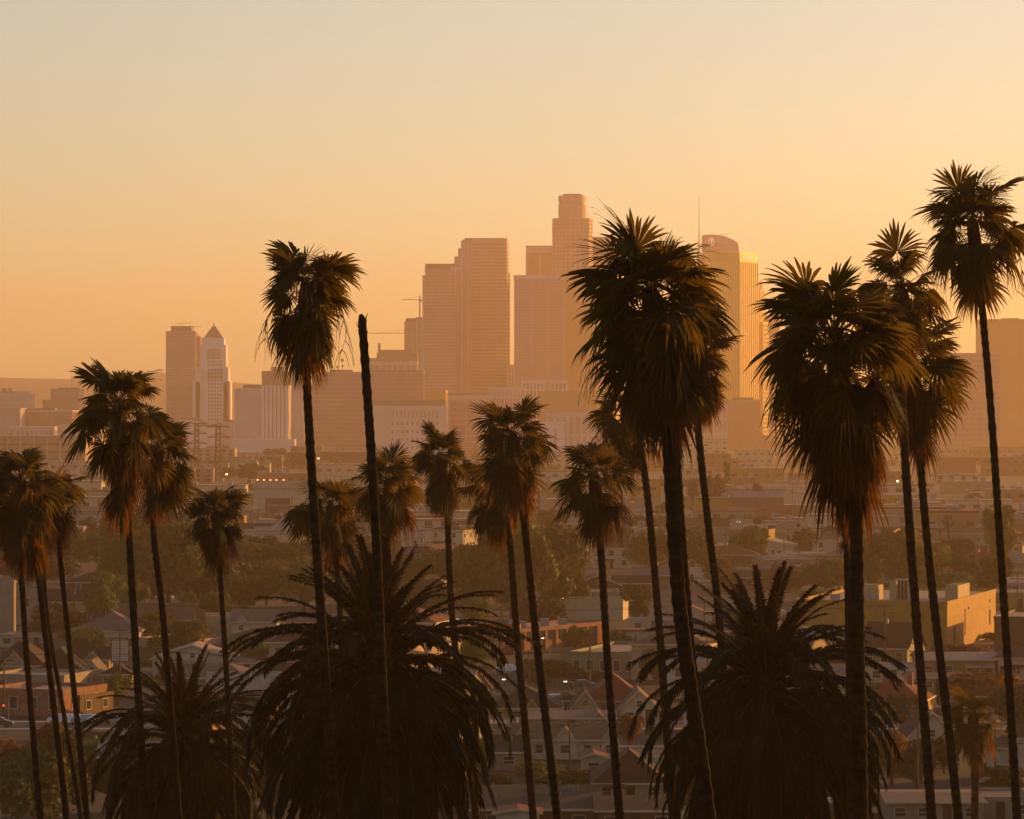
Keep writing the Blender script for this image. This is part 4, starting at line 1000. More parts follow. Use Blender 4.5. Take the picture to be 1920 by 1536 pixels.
# -- corner-on flat buildings with a sunlit right side
def block(label, pxl, pxm, pxr, topy, base, th, wall='tan', roof='pale', lw=0, rw=0, floors=1, Y=None, noun='building', cat='building', parapet=.5, z0=0.0):
    Y = Y or Yb(base); poly = corner(pxl, pxm, pxr, Y, th); o = Vector((poly[1][0], poly[1][1], z0)); lp_ = local(poly, o); z1 = zz(topy, Y) - z0
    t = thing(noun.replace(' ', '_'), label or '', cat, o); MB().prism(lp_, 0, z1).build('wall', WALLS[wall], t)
    cx = sum(p[0] for p in lp_) / 4; cy = sum(p[1] for p in lp_) / 4
    MB().prism([(cx + (x - cx) * .97, cy + (y - cy) * .97) for x, y in lp_], z1 - .02, z1 + .05).build('roof', ROOFS[roof], t)
    if parapet:
        m = MB()
        for i in range(4): facade(m, lp_[i], lp_[(i + 1) % 4], z1 - .25, z1 + parapet, 0, 0, 1, 1)
        for i in range(4):
            a, b = Vector((*lp_[i], 0)), Vector((*lp_[(i + 1) % 4], 0)); dd = (b - a).normalized(); nn = Vector((dd.y, -dd.x, 0)); p0 = a + nn * .08 - dd * .08; p1 = b + nn * .08 + dd * .08; p2 = b - nn * .15; p3 = a - nn * .15
            vs = [(q.x, q.y, z1 - .2 + .01 * i) for q in (p0, p1, p2, p3)] + [(q.x, q.y, z1 + parapet + .01 * i) for q in (p0, p1, p2, p3)]
            m.add(vs, [(0, 3, 2, 1), (4, 5, 6, 7), (0, 1, 5, 4), (1, 2, 6, 5), (2, 3, 7, 6), (3, 0, 4, 7)])
        m.build('parapet', WALLS[wall], t)
    for fi, n in ((0, lw), (1, rw)):
        a, b = Vector((*lp_[fi], 0)), Vector((*lp_[fi + 1], 0)); dd = (b - a); L = dd.length; dd.normalize(); nn = Vector((dd.y, -dd.x, 0))
        for fl in range(floors):
            zc = z1 * (fl + .55) / floors; wh = min(1.7, z1 / floors * .5)
            for i in range(n):
                c = a + dd * (L * (i + .5) / n); ww = min(1.3, L / n * .45) / 2
                def q(u, dep, z): v = c + dd * u + nn * dep; return (v.x, v.y, z)
                m = MB()
                def bar(u0, u1, h0, h1, d0, d1, mm):
                    mm.add([q(u0, d1, h0), q(u1, d1, h0), q(u1, d0, h0), q(u0, d0, h0), q(u0, d1, h1), q(u1, d1, h1), q(u1, d0, h1), q(u0, d0, h1)], [(0, 3, 2, 1), (4, 5, 6, 7), (0, 1, 5, 4), (1, 2, 6, 5), (2, 3, 7, 6), (3, 0, 4, 7)])
                bar(-ww, ww, zc - wh / 2, zc + wh / 2, -.05, .03, m); w_ = m.build('window', M_pane, t)
                m = MB(); bb = .1
                bar(-ww - bb, -ww, zc - wh / 2 - bb, zc + wh / 2 + bb, -.05, .09, m); bar(ww, ww + bb, zc - wh / 2 - bb, zc + wh / 2 + bb, -.05, .09, m)
                bar(-ww, ww, zc + wh / 2, zc + wh / 2 + bb, -.05, .09, m); bar(-ww, ww, zc - wh / 2 - bb, zc - wh / 2, -.05, .09, m); m.build('frame', M_trim, w_)
    if not label: auto_label(t, f'{wall}-walled', noun, pxm, Y)
    return t, lp_, z1

# -- poles, lamps, wires
M_wood = mat('pole wood', (0.10, 0.06, 0.035), 0.9, 0.3, 1.5, stretch=(4, 4, .5))
M_ins = mat('glazed insulator', (0.25, 0.2, 0.17), 0.3, 0.1, 2)
M_wire = mat('wire', (0.03, 0.025, 0.02), 0.6, 0.1, 1)
M_lamp = mat('lit lamp', (1.0, 0.72, 0.38), 0.5, 0.0, 1, emit=2.2)
M_lampred = mat('red signal lamp', (1.0, 0.05, 0.02), 0.5, 0.0, 1, emit=2.5)
POLES = []
def pole(px, topy, base, arms=2, Y=None, r=.15, armw=1.3, label=None):
    Y = Y or Yb(base); x = xz(px, Y); gz = ground_z(x, Y); h = zz(topy, Y) - gz; k = len(POLES)
    t = thing('utility_pole', label or '', 'utility pole', (x, Y, gz), rz=.25 * math.sin(k * 2.1))
    MB().beam((0, 0, -.2), (0, 0, h), r, r2=r * .65, n=8).build('pole', M_wood, t)
    for i in range(arms):
        z = h - .5 - 1.2 * i
        c = MB().box(-armw, armw, -.26, -.14, z - .07, z + .07).build('crossarm', M_wood, t)
        for j in (-.92, -.45, .45, .92):
            MB().beam((j * armw, -.2, z + .07), (j * armw, -.2, z + .28), .05, n=6).build('insulator', M_ins, c)
    if k % 3 == 1 and arms:
        MB().beam((.35, -.1, h - 3.6), (.35, -.1, h - 2.7), .26, n=8).build('transformer', M_steel, t)
    POLES.append((x, Y, gz + h - .3))
    if not label: auto_label(t, 'wooden' if arms else 'plain wooden', 'utility pole', px, Y)
    return t
def wire(a, b, sag, label, r=0.022, px=None):
    m = MB(); a = Vector(a); b = Vector(b); pts = []
    for i in range(13):
        u = i / 12; p = a.lerp(b, u); p.z -= sag * 4 * u * (1 - u); pts.append(p - a)
    m.tube(pts, [r] * 13, 4, cap=False); o = m.build('overhead_wire', M_wire); o.location = a; o['label'] = label or '';
    if not label: auto_label(o, 'thin sagging', 'overhead wire', px, a.y)
    o['category'] = 'wire'; o['group'] = 'overhead wires between the poles'
def street_lamp(px, topy, base, label, lit=True, Y=None, side=1):
    Y = Y or Yb(base); x = xz(px, Y); gz = ground_z(x, Y); h = zz(topy, Y) - gz; t = thing('street_lamp', label, 'street lamp', (x, Y, gz))
    MB().beam((0, 0, 0), (0, 0, h - .4), .1, r2=.06, n=8).build('post', M_steel, t)
    MB().tube([(0, 0, h - .5), (.3 * side, 0, h - .1), (.9 * side, 0, h), (1.5 * side, 0, h)], [.05, .05, .045, .04], 6).build('arm', M_steel, t)
    hd = MB().box(1.3 * side - .35, 1.3 * side + .35, -.14, .14, h - .02, h + .12).build('lamp_head', M_steel, t)
    MB().box(1.3 * side - .26, 1.3 * side + .26, -.1, .1, h - .16, h - .025).build('lens', M_lamp if lit else M_ins, hd)

# -- cars
CARP = {'white': mat('white car paint', (0.7, 0.68, 0.65), 0.25, 0.03, 1, spec=.6), 'silver': mat('silver car paint', (0.4, 0.39, 0.38), 0.25, 0.05, 1, metallic=.5), 'dark': mat('dark car paint', (0.05, 0.045, 0.05), 0.25, 0.1, 1, spec=.6), 'red': mat('red car paint', (0.3, 0.04, 0.03), 0.25, 0.05, 1)}
M_tyre = mat('tyre rubber', (0.02, 0.02, 0.02), 0.9, 0.2, 5)
def car_parts():
    prof = [(-2.2, .35), (-2.25, .75), (-2.1, .95), (-1.3, 1.0), (-.7, 1.45), (.7, 1.47), (1.35, 1.05), (2.15, .9), (2.3, .6), (2.25, .35)]
    m = MB(); n = len(prof)
    vs = [(x, -.86 if z < 1.1 else -.68, z) for x, z in prof] + [(x, .86 if z < 1.1 else .68, z) for x, z in prof]
    m.add(vs, [tuple(range(n)), tuple(range(2 * n - 1, n - 1, -1))] + [(i, n + i, n + (i + 1) % n, (i + 1) % n) for i in range(n)])
    g = MB()
    for sg in (-1, 1):
        g.add([(-1.15, .80 * sg, 1.02), (1.2, .80 * sg, 1.02), (.66, .715 * sg, 1.40), (-.66, .715 * sg, 1.40)], [(0, 1, 2, 3) if sg < 0 else (3, 2, 1, 0)])
    w_ = MB(); w_.tube([(0, -.11, 0), (0, -.1, 0), (0, .1, 0), (0, .11, 0)], [.2, .33, .33, .2], 14)
    h = MB(); h.box(-.06, .06, -.17, .17, -.07, .07)
    return m, g.mesh('side_glass', M_pane), w_.mesh('wheel', M_tyre), h
_car, CAR_GLASS, CAR_WHEEL, _hl = car_parts()
CAR_BODY = {k: _car.mesh('body', v) for k, v in CARP.items()}
HEAD = {True: _hl.mesh('headlight', M_lamp), False: _hl.mesh('headlight', M_sign)}
def car(px, base, colr, rz, label=None, lit=False, Y=None):
    Y = Y or Yb(base); t = thing('car', label or '', 'car', (xz(px, Y), Y, .03), rz=R(rz))
    link('body', CAR_BODY[colr], t); link('side_glass', CAR_GLASS, t)
    for x in (-1.4, 1.45):
        for y in (-.78, .78): link('wheel', CAR_WHEEL, t, (x, y, .33))
    for y in (-.6, .6): link('headlight', HEAD[lit], t, (2.27, y, .66))
    if not label: auto_label(t, colr, 'parked car', px, Y)
    return t
# ---------------------------------------------------------------- roads
M_asph = mat('asphalt', (0.045, 0.038, 0.030), 0.9, 0.25, 0.3, bump=0.2)
M_walk = mat('concrete walk', (0.26, 0.23, 0.20), 0.9, 0.2, 0.4)
M_line = mat('road paint', (0.6, 0.55, 0.45), 0.7, 0.2, 1)
def road(name, x0, x1, y0, y1, z=.012):
    o = MB().box(x0, x1, y0, y1, -.05, z).build(name, M_asph); o['kind'] = 'structure'; return o
road('road', -76, 76, 541, 551); road('road', xz(1368, 1450), xz(1368, 1450) + 15, 1300, 3000)
road('road', -150, 190, 905, 915); road('road', -260, 300, 1290, 1304)
for nm, a, b in (('pavement', 538.4, 541), ('pavement', 551, 553.6)):
    o = MB().box(-76, 76, a, b - .004, -.05, .14).build(nm, M_walk); o['kind'] = 'structure'
_m = MB()
for i in range(24): _m.box(-75 + 6.3 * i, -72 + 6.3 * i, 545.9, 546.1, .014, .018)
_o = _m.build('road_marking', M_line); _o['kind'] = 'structure'

# ---------------------------------------------------------------- near houses (hand placed)
h = house
# left
block('tall blank grey building at the left edge under the palm cluster', -30, 26, 30, 1093, 1185, 14, 'grey', 'grey')
block('pale flat building just right of the tall grey one behind three palm trunks', 24, 74, 82, 1096, 1172, 12, 'grey', 'pale', 1, 0)
h('brown hip-roofed house half hidden by trees behind the left palm cluster', 'hip', 130, 214, 1074, 1092, 1110, 'brown', 'brown')
h('white gabled cottage with small dark window behind the left palm cluster', 'gable_front', 94, 140, 1134, 1150, 1168, 'white', 'brown', nwin=2, depth=9)
h('brown house with stepped roof above the white gabled cottage', 'gable_side', 84, 158, 1106, 1128, 1150, 'cream', 'brown')
h('white house with broad grey hip roof left of the taller twin palm', 'hip', 158, 268, 1147, 1182, 1222, 'white', 'grey', nwin=3, depth=13)
h('low side wing with grey roof between the twin palm trunks', 'gable_side', 262, 306, 1168, 1188, 1216, 'white', 'grey', nwin=1, depth=8)
h('steep grey-roofed house with white front gable right of the twin palms', 'gable_side', 318, 380, 1144, 1182, 1212, 'white', 'grey', nwin=2, dormers=((.12, 20, 14),))
h('grey-roofed house with white window behind the largest date palm fronds', 'gable_side', 438, 522, 1144, 1166, 1212, 'white', 'grey', nwin=4, dormers=((.2, 24, 14),))
h('small pale gabled shed at the left edge below the grey buildings', 'gable_front', 2, 34, 1190, 1200, 1214, 'white', 'grey', nwin=1, depth=8)
h('long low grey roof right of the small pale shed', 'gable_side', 34, 84, 1188, 1200, 1216, 'grey', 'grey', nwin=2)
h('large brown-roofed house with sunlit gable at the left edge', 'hip', -10, 92, 1200, 1246, 1272, 'cream', 'brown', nwin=3, depth=14, dormers=((.46, 46, 24),))
h('dark hip-roofed house between left cluster trunks', 'hip', 76, 158, 1214, 1262, 1284, 'grey', 'dark', nwin=3, depth=12)
h('house with orange-trimmed gable left of the billboard', 'gable_side', 136, 208, 1214, 1236, 1262, 'cream', 'brown', nwin=2, dormers=((.58, 30, 15),))
h('small white front-gabled house below the orange-trimmed gable', 'gable_front', 158, 196, 1240, 1262, 1288, 'white', 'grey', nwin=1, depth=9)
h('white bungalow with dark eaves right of the small white gable', 'hip', 196, 252, 1246, 1264, 1292, 'white', 'dark', nwin=4, depth=9)
block('grey-walled flat shed at the foot of the left cluster houses', -20, 120, 180, 1272, 1302, 16, 'grey', 'pale', 3, 2)
block('brick storefront with flat pale roof beside the parked cars', -30, 118, 200, 1300, 1362, 22, 'brick', 'pale', 4, 2, Y=562)
_t, _lp, _z = block('brown storefront corner behind the parked cars', 118, 150, 212, 1310, 1362, 26, 'brown', 'grey', 1, 2, Y=566)

def billboard():
    Y = 640; t = thing('billboard', 'white roadside billboard with faint printed lines left of the taller twin trunk', 'billboard', (xz(225, Y), Y, 0)); s = Y / F
    z0, z1 = zz(1240, Y), zz(1201, Y); w_ = 15.5 * s
    MB().box(-w_ - .15, w_ + .15, -.02, .15, z0 - .15, z1 + .15).build('frame', M_door, t); p = MB().box(-w_, w_, -.08, -.02, z0, z1).build('panel', WALLS['white'], t)
    for k, (zr, a, b) in enumerate(((.62, -.8, .75), (.54, -.8, .6), (.44, -.6, -.3), (.44, -.1, .25), (.36, -.6, .5))):
        MB().box(a * w_, b * w_, -.095, -.08, z0 + (z1 - z0) * zr - .035, z0 + (z1 - z0) * zr + .035).build('print_line', M_steel, p)
    for x in (-w_ * .6, w_ * .6): MB().beam((x, .3, 0), (x, .3, z1), .11, n=6).build('post', M_wood, t)
    MB().box(-w_ - .3, w_ + .3, -.9, -.15, z0 - .3, z0 - .2).build('catwalk', M_steel, t)
billboard()
def fence(label, px0, px1, topy, base, m_, Y=None, gap=.32):
    Y = Y or Yb(base); x0, x1 = xz(px0, Y), xz(px1, Y); hh = zz(topy, Y); t = thing('board_fence', label, 'fence', ((x0 + x1) / 2, Y, 0)); w_ = x1 - x0; n = int(w_ / gap); rn = random.Random(int(px0))
    bm = MB().box(-gap * .42, gap * .42, -.02, .02, 0, 1).mesh('board', m_)
    for i in range(n):
        o = link('board', bm, t, (-w_ / 2 + gap * (i + .5), rn.uniform(-.01, .01), 0)); o.scale = (1, 1, hh * rn.uniform(.94, 1.03))
    for z in (.3, .8): MB().box(-w_ / 2, w_ / 2, .03, .09, hh * z - .06, hh * z + .06).build('rail', m_, t)
fence('tall brown board fence right of the taller twin trunk', 258, 306, 1212, 1246, WALLS['brown'], gap=.45)
fence('low dark fence below the parked cars', 110, 200, 1372, 1385, WALLS['brown'])
for k, (px, c, rz) in enumerate(((118, 'white', 2), (139, 'white', 181), (163, 'silver', 1), (185, 'white', 180), (204, 'silver', 0), (-6, 'dark', 2))):
    car(px, 1366, c, rz, Y=548.5 if k != 5 else 543.3)
def traffic_signal():
    Y = 556; t = thing('traffic_signal', 'traffic signal showing red at the left edge', 'traffic light', (xz(16, Y), Y, .14)); h_ = zz(1320, Y)
    MB().beam((0, 0, 0), (0, 0, h_), .08, n=8).build('post', M_steel, t); b = MB().box(-.9, -.5, -.2, .1, h_ - 1.3, h_ - .1).build('signal_box', M_door, t)
    MB().beam((-.7, -.2, h_ - .35), (-.7, -.26, h_ - .35), .14, n=10).build('red_lamp', M_lampred, b)
    for z in (.72, 1.08): MB().beam((-.7, -.2, h_ - z), (-.7, -.24, h_ - z), .13, n=10).build('dark_lamp', M_tyre, b)
    MB().beam((-.9, 0, h_ - .5), (0, 0, h_ - .5), .04).build('arm', M_steel, t)
traffic_signal()
# centre
h('brown barn-like house with white roof edges behind the centre trees', 'gable_front', 1074, 1162, 1081, 1098, 1118, 'brown', 'brown', nwin=3, depth=14, chim=0)
h('brown house with long low roof right of the barn-like house', 'gable_side', 1150, 1218, 1080, 1094, 1116, 'brown', 'brown', nwin=3)
block('white flat-roofed shop left of the barrel-skirted palm trunk', 1048, 1168, 1178, 1128, 1172, 8, 'white', 'grey', 0, 0, Y=820)
h('dark flat roof behind the white flat-roofed shop', 'flat', 1052, 1160, 1106, 1112, 1140, 'grey', 'grey', nwin=3, depth=16)
_t, _lp, _z = block('long brick commercial building with sunlit pilastered side in the centre', 898, 976, 1132, 1184, 1220, 33, 'brick', 'pale', 2, 0, Y=716)
_a, _b = Vector((*_lp[1], 0)), Vector((*_lp[2], 0)); _d = (_b - _a); _L = _d.length; _d.normalize(); _n = Vector((_d.y, -_d.x, 0))
for i in range(8):
    c = _a + _d * (_L * (i + .3) / 8); M_ = Matrix.Translation(c) @ Matrix.Rotation(math.atan2(_d.y, _d.x), 4, 'Z')
    MB().box(-.35, .35, -.35, .1, 0, _z - .25, M=M_).build('pilaster', WALLS['brick'], _t)
    if i < 7: MB().box(1.2, 3.0, -.1, .1, 1.6, 3.4, M=M_).build('window', M_pane, _t)
for (f, g) in ((.2, .3), (.45, .55), (.6, .2), (.8, .6)):
    c = Vector((*_lp[0], 0)).lerp(Vector((*_lp[1], 0)), f) + _d * (_L * g)
    MB().box(c.x - .9, c.x + .9, c.y - .7, c.y + .7, _z, _z + 1.5).build('air_conditioner', M_steel, _t)
def arcade():
    Y = 735; t = thing('arcade', 'white arcade with rounded arches right of the brick commercial building', 'arcade', (xz(1212, Y), Y, 0)); s = Y / F; W = 110 * s; H_ = zz(1184, Y); n = 4
    MB().box(-W / 2, W / 2, 1.6, 6, 0, H_ - .1).build('wall', WALLS['grey'], t); MB().box(-W / 2 - .2, W / 2 + .2, -.3, 6.2, H_, H_ + .35).build('roof', ROOFS['red'], t)
    bw = W / n
    for k in range(n):
        m = MB(); x0 = -W / 2 + bw * k + .0; r = bw * .40; cx = x0 + bw / 2; zs = H_ - r - .7; K = 10
        ins = [(cx - r, 0)] + [(cx - r * math.cos(math.pi * i / K), zs + r * math.sin(math.pi * i / K)) for i in range(K + 1)] + [(cx + r, 0)]
        outer = [(x0 + .003, 0)] + [(x0 + .003 + (bw - .006) * i / K, H_ - .02) for i in range(K + 1)] + [(x0 + bw - .003, 0)]
        N = len(ins); vs = [(x, 0, z) for x, z in ins] + [(x, 0, z) for x, z in outer] + [(x, .35, z) for x, z in ins] + [(x, .35, z) for x, z in outer]
        fs = []
        for i in range(N - 1): fs += [(i, i + 1, N + i + 1, N + i), (2 * N + i + 1, 2 * N + i, 3 * N + i, 3 * N + i + 1), (i + 1, i, 2 * N + i, 2 * N + i + 1)]
        m.add(vs, fs); m.build('arch', WALLS['white'], t)
arcade()
def chicken_shop():
    Y = 705; s = Y / F; t, lp_, z = block('low red restaurant with red and white bucket sign left of the centre pair', 868, 962, 976, 1180, 1228, 10, 'red', 'dark', 3, 0, Y=Y, noun='restaurant', cat='restaurant')
    g = thing('bucket_sign', 'tapered red and white bucket-shaped sign on a pole by the red restaurant', 'sign', (xz(936, Y - 4), Y - 4, 0)); z0, z1 = zz(1214, Y), zz(1191, Y)
    MB().beam((0, 0, 0), (0, 0, z0 + .1), .14, n=8).build('post', M_steel, g)
    MB().tube([(0, 0, z0), (0, 0, z1)], [.85, 1.2], 18).build('bucket', WALLS['red'], g)
    m = MB()
    for k in range(3): m.tube([(-.55 + .0 * k, -.82 - .10 * k, z0 + .35 + .62 * k), (-.55, -.86 - .10 * k, z0 + .75 + .62 * k)], [.34, .36], 10)
    m.build('white_patch', WALLS['white'], g); MB().tube([(0, 0, z1), (0, 0, z1 + .16)], [1.26, 1.26], 18).build('rim', WALLS['white'], g)
chicken_shop()
block('green two-storey flat building with sunlit brick side in the centre', 1069, 1194, 1272, 1229, 1284, 17, 'green', 'pale', 5, 0, 1, Y=640)
h('brown hip-roofed house with sunlit orange wall between the centre pair', 'hip', 918, 1050, 1286, 1330, 1356, 'ochre', 'olive', nwin=4, depth=13, dormers=((.6, 24, 18),))
h('dark brown craftsman house with big red-brown roof under the green building', 'hip', 1098, 1204, 1264, 1312, 1350, 'cream', 'red', nwin=2, depth=13, dormers=((.92, 22, 22),))
h('cream craftsman with steep white-edged front gable left of the barrel palm trunk', 'gable_front', 1072, 1120, 1297, 1330, 1356, 'cream', 'dark', nwin=1, depth=12)
h('small dark-roofed porch house left of the cream craftsman', 'hip', 1046, 1092, 1302, 1316, 1342, 'brown', 'dark', nwin=2, depth=8)
h('broad white gable with grey roof right of the barrel palm trunk', 'gable_front', 1160, 1232, 1298, 1330, 1358, 'white', 'grey', nwin=2, depth=12)
h('long flat grey-roofed house in front of the cream craftsman', 'gable_side', 990, 1150, 1334, 1350, 1378, 'grey', 'grey', nwin=5, depth=12, dormers=((.82, 30, 14),))
h('row house with three sunlit front gables at the centre bottom', 'gable_side', 964, 1146, 1358, 1388, 1424, 'white', 'tan', nwin=6, depth=12, dormers=((.07, 40, 24), (.52, 44, 26), (.97, 30, 20)))
h('grey garage with dark roof at the bottom left of the centre pair', 'gable_side', 924, 984, 1380, 1412, 1444, 'grey', 'dark', nwin=1, depth=10)
h('pale flat roof left of the three-gabled row house', 'flat', 900, 972, 1352, 1362, 1392, 'grey', 'pale', nwin=2, depth=11, vents=3)
h('big brown-roofed house beside the date palm at the bottom', 'hip', 1112, 1246, 1405, 1466, 1506, 'cream', 'brown', nwin=3, depth=13)
h('small white gable left of the big brown-roofed house', 'gable_front', 1090, 1134, 1415, 1434, 1456, 'white', 'red', nwin=1, depth=8)
h('huge low roof with vent pipes at the bottom centre', 'gable_side', 884, 1124, 1474, 1522, 1556, 'brown', 'olive', nwin=3, depth=24, Y=404, vents=9)
h('low brown roof with red edge at the bottom left of the biggest trunk', 'gable_side', 1118, 1260, 1494, 1526, 1560, 'brown', 'brown', nwin=3, depth=14, Y=402, vents=3)
h('red-brown gabled roof at the bottom edge under the centre pair', 'gable_front', 930, 1010, 1520, 1540, 1570, 'white', 'red', nwin=1, Y=398, depth=5)
# under and right of the right date palm
_t, _lp, _z = block('large tan building with glowing sunlit right wall near the right edge', 1494, 1776, 1867, 1133, 1222, 17, 'ochre', 'pale', 0, 0, Y=715, noun='warehouse', cat='building')
_a, _b = Vector((*_lp[1], 0)), Vector((*_lp[2], 0)); _d = (_b - _a); _L = _d.length; _d.normalize()
for (u, z, w_, hh, nm) in ((.14, 2.6, .5, 3.2, 'door'), (.87, 4.0, .7, 2.9, 'door'), (.42, 7.0, .35, .5, 'vent'), (.87, 7.2, .35, .6, 'vent'), (.35, 4.5, .14, 5.0, 'downpipe')):
    M_ = Matrix.Translation(_a + _d * (_L * u)) @ Matrix.Rotation(math.atan2(_d.y, _d.x), 4, 'Z'); MB().box(-w_, w_, -.12, .06, z - hh / 2, z + hh / 2, M=M_).build(nm, M_door, _t)
for u in (.12, .25, .38, .51, .64, .77, .9):
    _p0 = Vector((*_lp[0], 0)).lerp(_a, u); _ang = math.atan2((_a - Vector((*_lp[0], 0))).y, (_a - Vector((*_lp[0], 0))).x)
    M_ = Matrix.Translation(_p0) @ Matrix.Rotation(_ang, 4, 'Z'); MB().box(-.18, .18, -.16, .05, 0, _z - .3, M=M_).build('wall_pier', WALLS['tan'], _t)
for u in (.2, .33, .46, .72):
    _p0 = Vector((*_lp[0], 0)).lerp(_a, u); M_ = Matrix.Translation(_p0 + Vector((2, 5, 0))); MB().box(-.9, .9, -.7, .7, _z, _z + 1.3, M=M_).build('roof_unit', M_steel, _t)
for zc in (2.9, 6.1):
    M_ = Matrix.Translation(_a) @ Matrix.Rotation(math.atan2(_d.y, _d.x), 4, 'Z'); MB().box(.05, _L - .05, -.07, .04, zc - .09, zc + .09, M=M_).build('string_course', WALLS['tan'], _t)
Yw = 722
for (a, b, c, tp, look) in ((1612, 1645, 1656, 1098, 'grey rooftop box beside the shaggiest trunk, sunlit on its right'), (1772, 1796, 1818, 1098, 'sunlit rooftop box left of the rightmost palm trunk'), (1668, 1680, 1684, 1090, 'left pillar block of the dark columned roof structure'), (1702, 1706, 1720, 1091, 'right pillar block of the dark columned roof structure')):
    block(look, a, b, c, tp, 0, 17, 'cream', 'tan', Y=Yw + 6, noun='rooftop box', cat='rooftop box', parapet=0, z0=_z + .1)
def columns():
    t = thing('columned_screen', 'dark roof screen with pale columns between two pillar blocks', 'screen', (xz(1692, Yw + 9), Yw + 9, _z)); h_ = zz(1092, Yw) - _z
    MB().box(-1.3, 1.3, .2, .5, 0, h_).build('panel', M_door, t)
    for i in range(4): MB().box(-1.1 + .65 * i, -.9 + .65 * i, -.1, .2, 0, h_).build('column', M_trim, t)
    MB().box(-1.4, 1.4, -.15, .55, h_, h_ + .25).build('lintel', M_trim, t)
columns()
block('low brown building with white roof band right of the sunlit wall', 1864, 1960, 1996, 1162, 1232, 16, 'brown', 'pale', 0, 0, Y=712)
h('yellow-fronted shop with pale roof left of the rightmost trunk', 'flat', 1818, 1960, 1108, 1112, 1140, 'ochre', 'pale', nwin=4, depth=12)
h('pale long building with grey roof at the right edge above the yellow shop', 'gable_side', 1832, 1960, 1084, 1094, 1112, 'white', 'pale', nwin=5)
h('green house with steep dark roof and sunlit yellow gable on the right', 'gable_side', 1634, 1716, 1168, 1214, 1250, 'green', 'olive', rz=-24, nwin=3, depth=10, side=2)
h('low white flat house below the green gabled house', 'flat', 1622, 1720, 1246, 1252, 1280, 'white', 'pale', nwin=3, depth=9)
h('long grey house with one bright window left of the rightmost trunk', 'gable_side', 1716, 1864, 1224, 1238, 1276, 'tan', 'pale', nwin=4, depth=11)
h('white house with brown roof at the right edge', 'hip', 1860, 1960, 1212, 1234, 1276, 'white', 'brown', nwin=4, depth=10, chim=1)
h('grey low roof behind the right pair of trunks', 'gable_side', 1700, 1800, 1262, 1276, 1298, 'grey', 'grey', nwin=4)
h('brown hip-roofed house with sunlit orange wall right of the shaggiest trunk', 'hip', 1626, 1738, 1272, 1312, 1354, 'ochre', 'red', rz=-14, nwin=3, depth=11, chim=2)
h('red-roofed low house behind the short brown-skirted palm', 'gable_side', 1780, 1930, 1284, 1306, 1336, 'cream', 'red', nwin=4, depth=10)
h('white steep-gabled house behind the right pair of trunks', 'gable_front', 1686, 1790, 1336, 1392, 1440, 'white', 'dark', nwin=3, depth=12)
h('white cottage with sunlit wall beside the short brown-skirted palm', 'hip', 1846, 1902, 1384, 1402, 1468, 'white', 'tan', rz=-20, nwin=2, depth=9)
h('dark olive roof at the bottom right under the right pair of trunks', 'gable_side', 1654, 1830, 1488, 1512, 1545, 'grey', 'grey', nwin=4, depth=13, Y=416)
h('grey low roof with parapet at the bottom right corner', 'flat', 1800, 1930, 1494, 1500, 1545, 'grey', 'grey', nwin=3, depth=10, Y=420)
h('tall pale house corner behind the white cottage at the right edge', 'gable_side', 1900, 1990, 1352, 1384, 1468, 'white', 'brown', nwin=2, depth=9)
h('pink long house behind the right date palm fronds', 'gable_side', 1488, 1578, 1060, 1070, 1092, 'pink', 'pale', nwin=4)
h('red-brown house with white trim behind the right date palm top', 'gable_side', 1346, 1494, 1070, 1084, 1106, 'brick', 'brown', nwin=4, dormers=((.9, 40, 12),))
h('pale shed beside the fan palm trunk above the right date palm', 'flat', 1180, 1240, 1160, 1163, 1184, 'white', 'pale', nwin=2)
h('long pale flat building behind the biggest trunk', 'flat', 1290, 1450, 1150, 1155, 1180, 'tan', 'pale', nwin=6, depth=12)
h('pale house between the biggest trunk and right date palm fronds', 'gable_side', 1300, 1380, 1226, 1240, 1262, 'white', 'pale', nwin=3)
h('white-walled house glimpsed through the right date palm fronds', 'gable_side', 1540, 1620, 1190, 1212, 1248, 'white', 'grey', nwin=3)
h('pale house at the left of the largest date palm', 'hip', 420, 480, 1232, 1244, 1268, 'white', 'grey', nwin=2)
h('white bungalow right of the largest date palm', 'gable_side', 862, 918, 1166, 1176, 1196, 'white', 'pale', nwin=3)

# ---------------------------------------------------------------- filler houses up the plain
rn = random.Random(77)
FILL = [(352, 1086), (452, 1080), (500, 1108), (520, 1066), (566, 1096), (760, 1062), (790, 1100), (818, 1052), (1090, 1052), (1140, 1066), (1196, 1048), (1240, 1100), (1264, 1056), (1300, 1092), (1330, 1046), (1372, 1064),
        (1404, 1088), (1440, 1046), (1464, 1068), (1500, 1040), (1524, 1062), (1560, 1046), (1606, 1064), (1628, 1038), (1668, 1068), (1720, 1050), (1742, 1080), (1790, 1058), (1812, 1078), (1836, 1056), (1858, 1092), (1886, 1060), (1912, 1076),
        (30, 1024), (82, 1060), (150, 1040), (180, 1016), (210, 1046), (330, 1030), (356, 1006), (462, 1034), (494, 1022), (540, 1030), (640, 1040), (690, 1030), (770, 1026), (850, 1030), (886, 1060), (1150, 1020), (1216, 1022), (1280, 1018), (1420, 1024), (1480, 1016), (1650, 1016), (1700, 1022), (1800, 1020), (1860, 1016), (1900, 1030)]
rf = random.Random(5)
for by in (1190, 1214, 1240, 1270, 1304, 1340, 1380, 1424, 1470):
    x = rf.uniform(-20, 40)
    while x < 1930:
        if 240 < x < 900 or 1250 < x < 1640: FILL.append((x, by + rf.uniform(-7, 7)))
        x += rf.uniform(12, 20) / (Yb(by) / F)
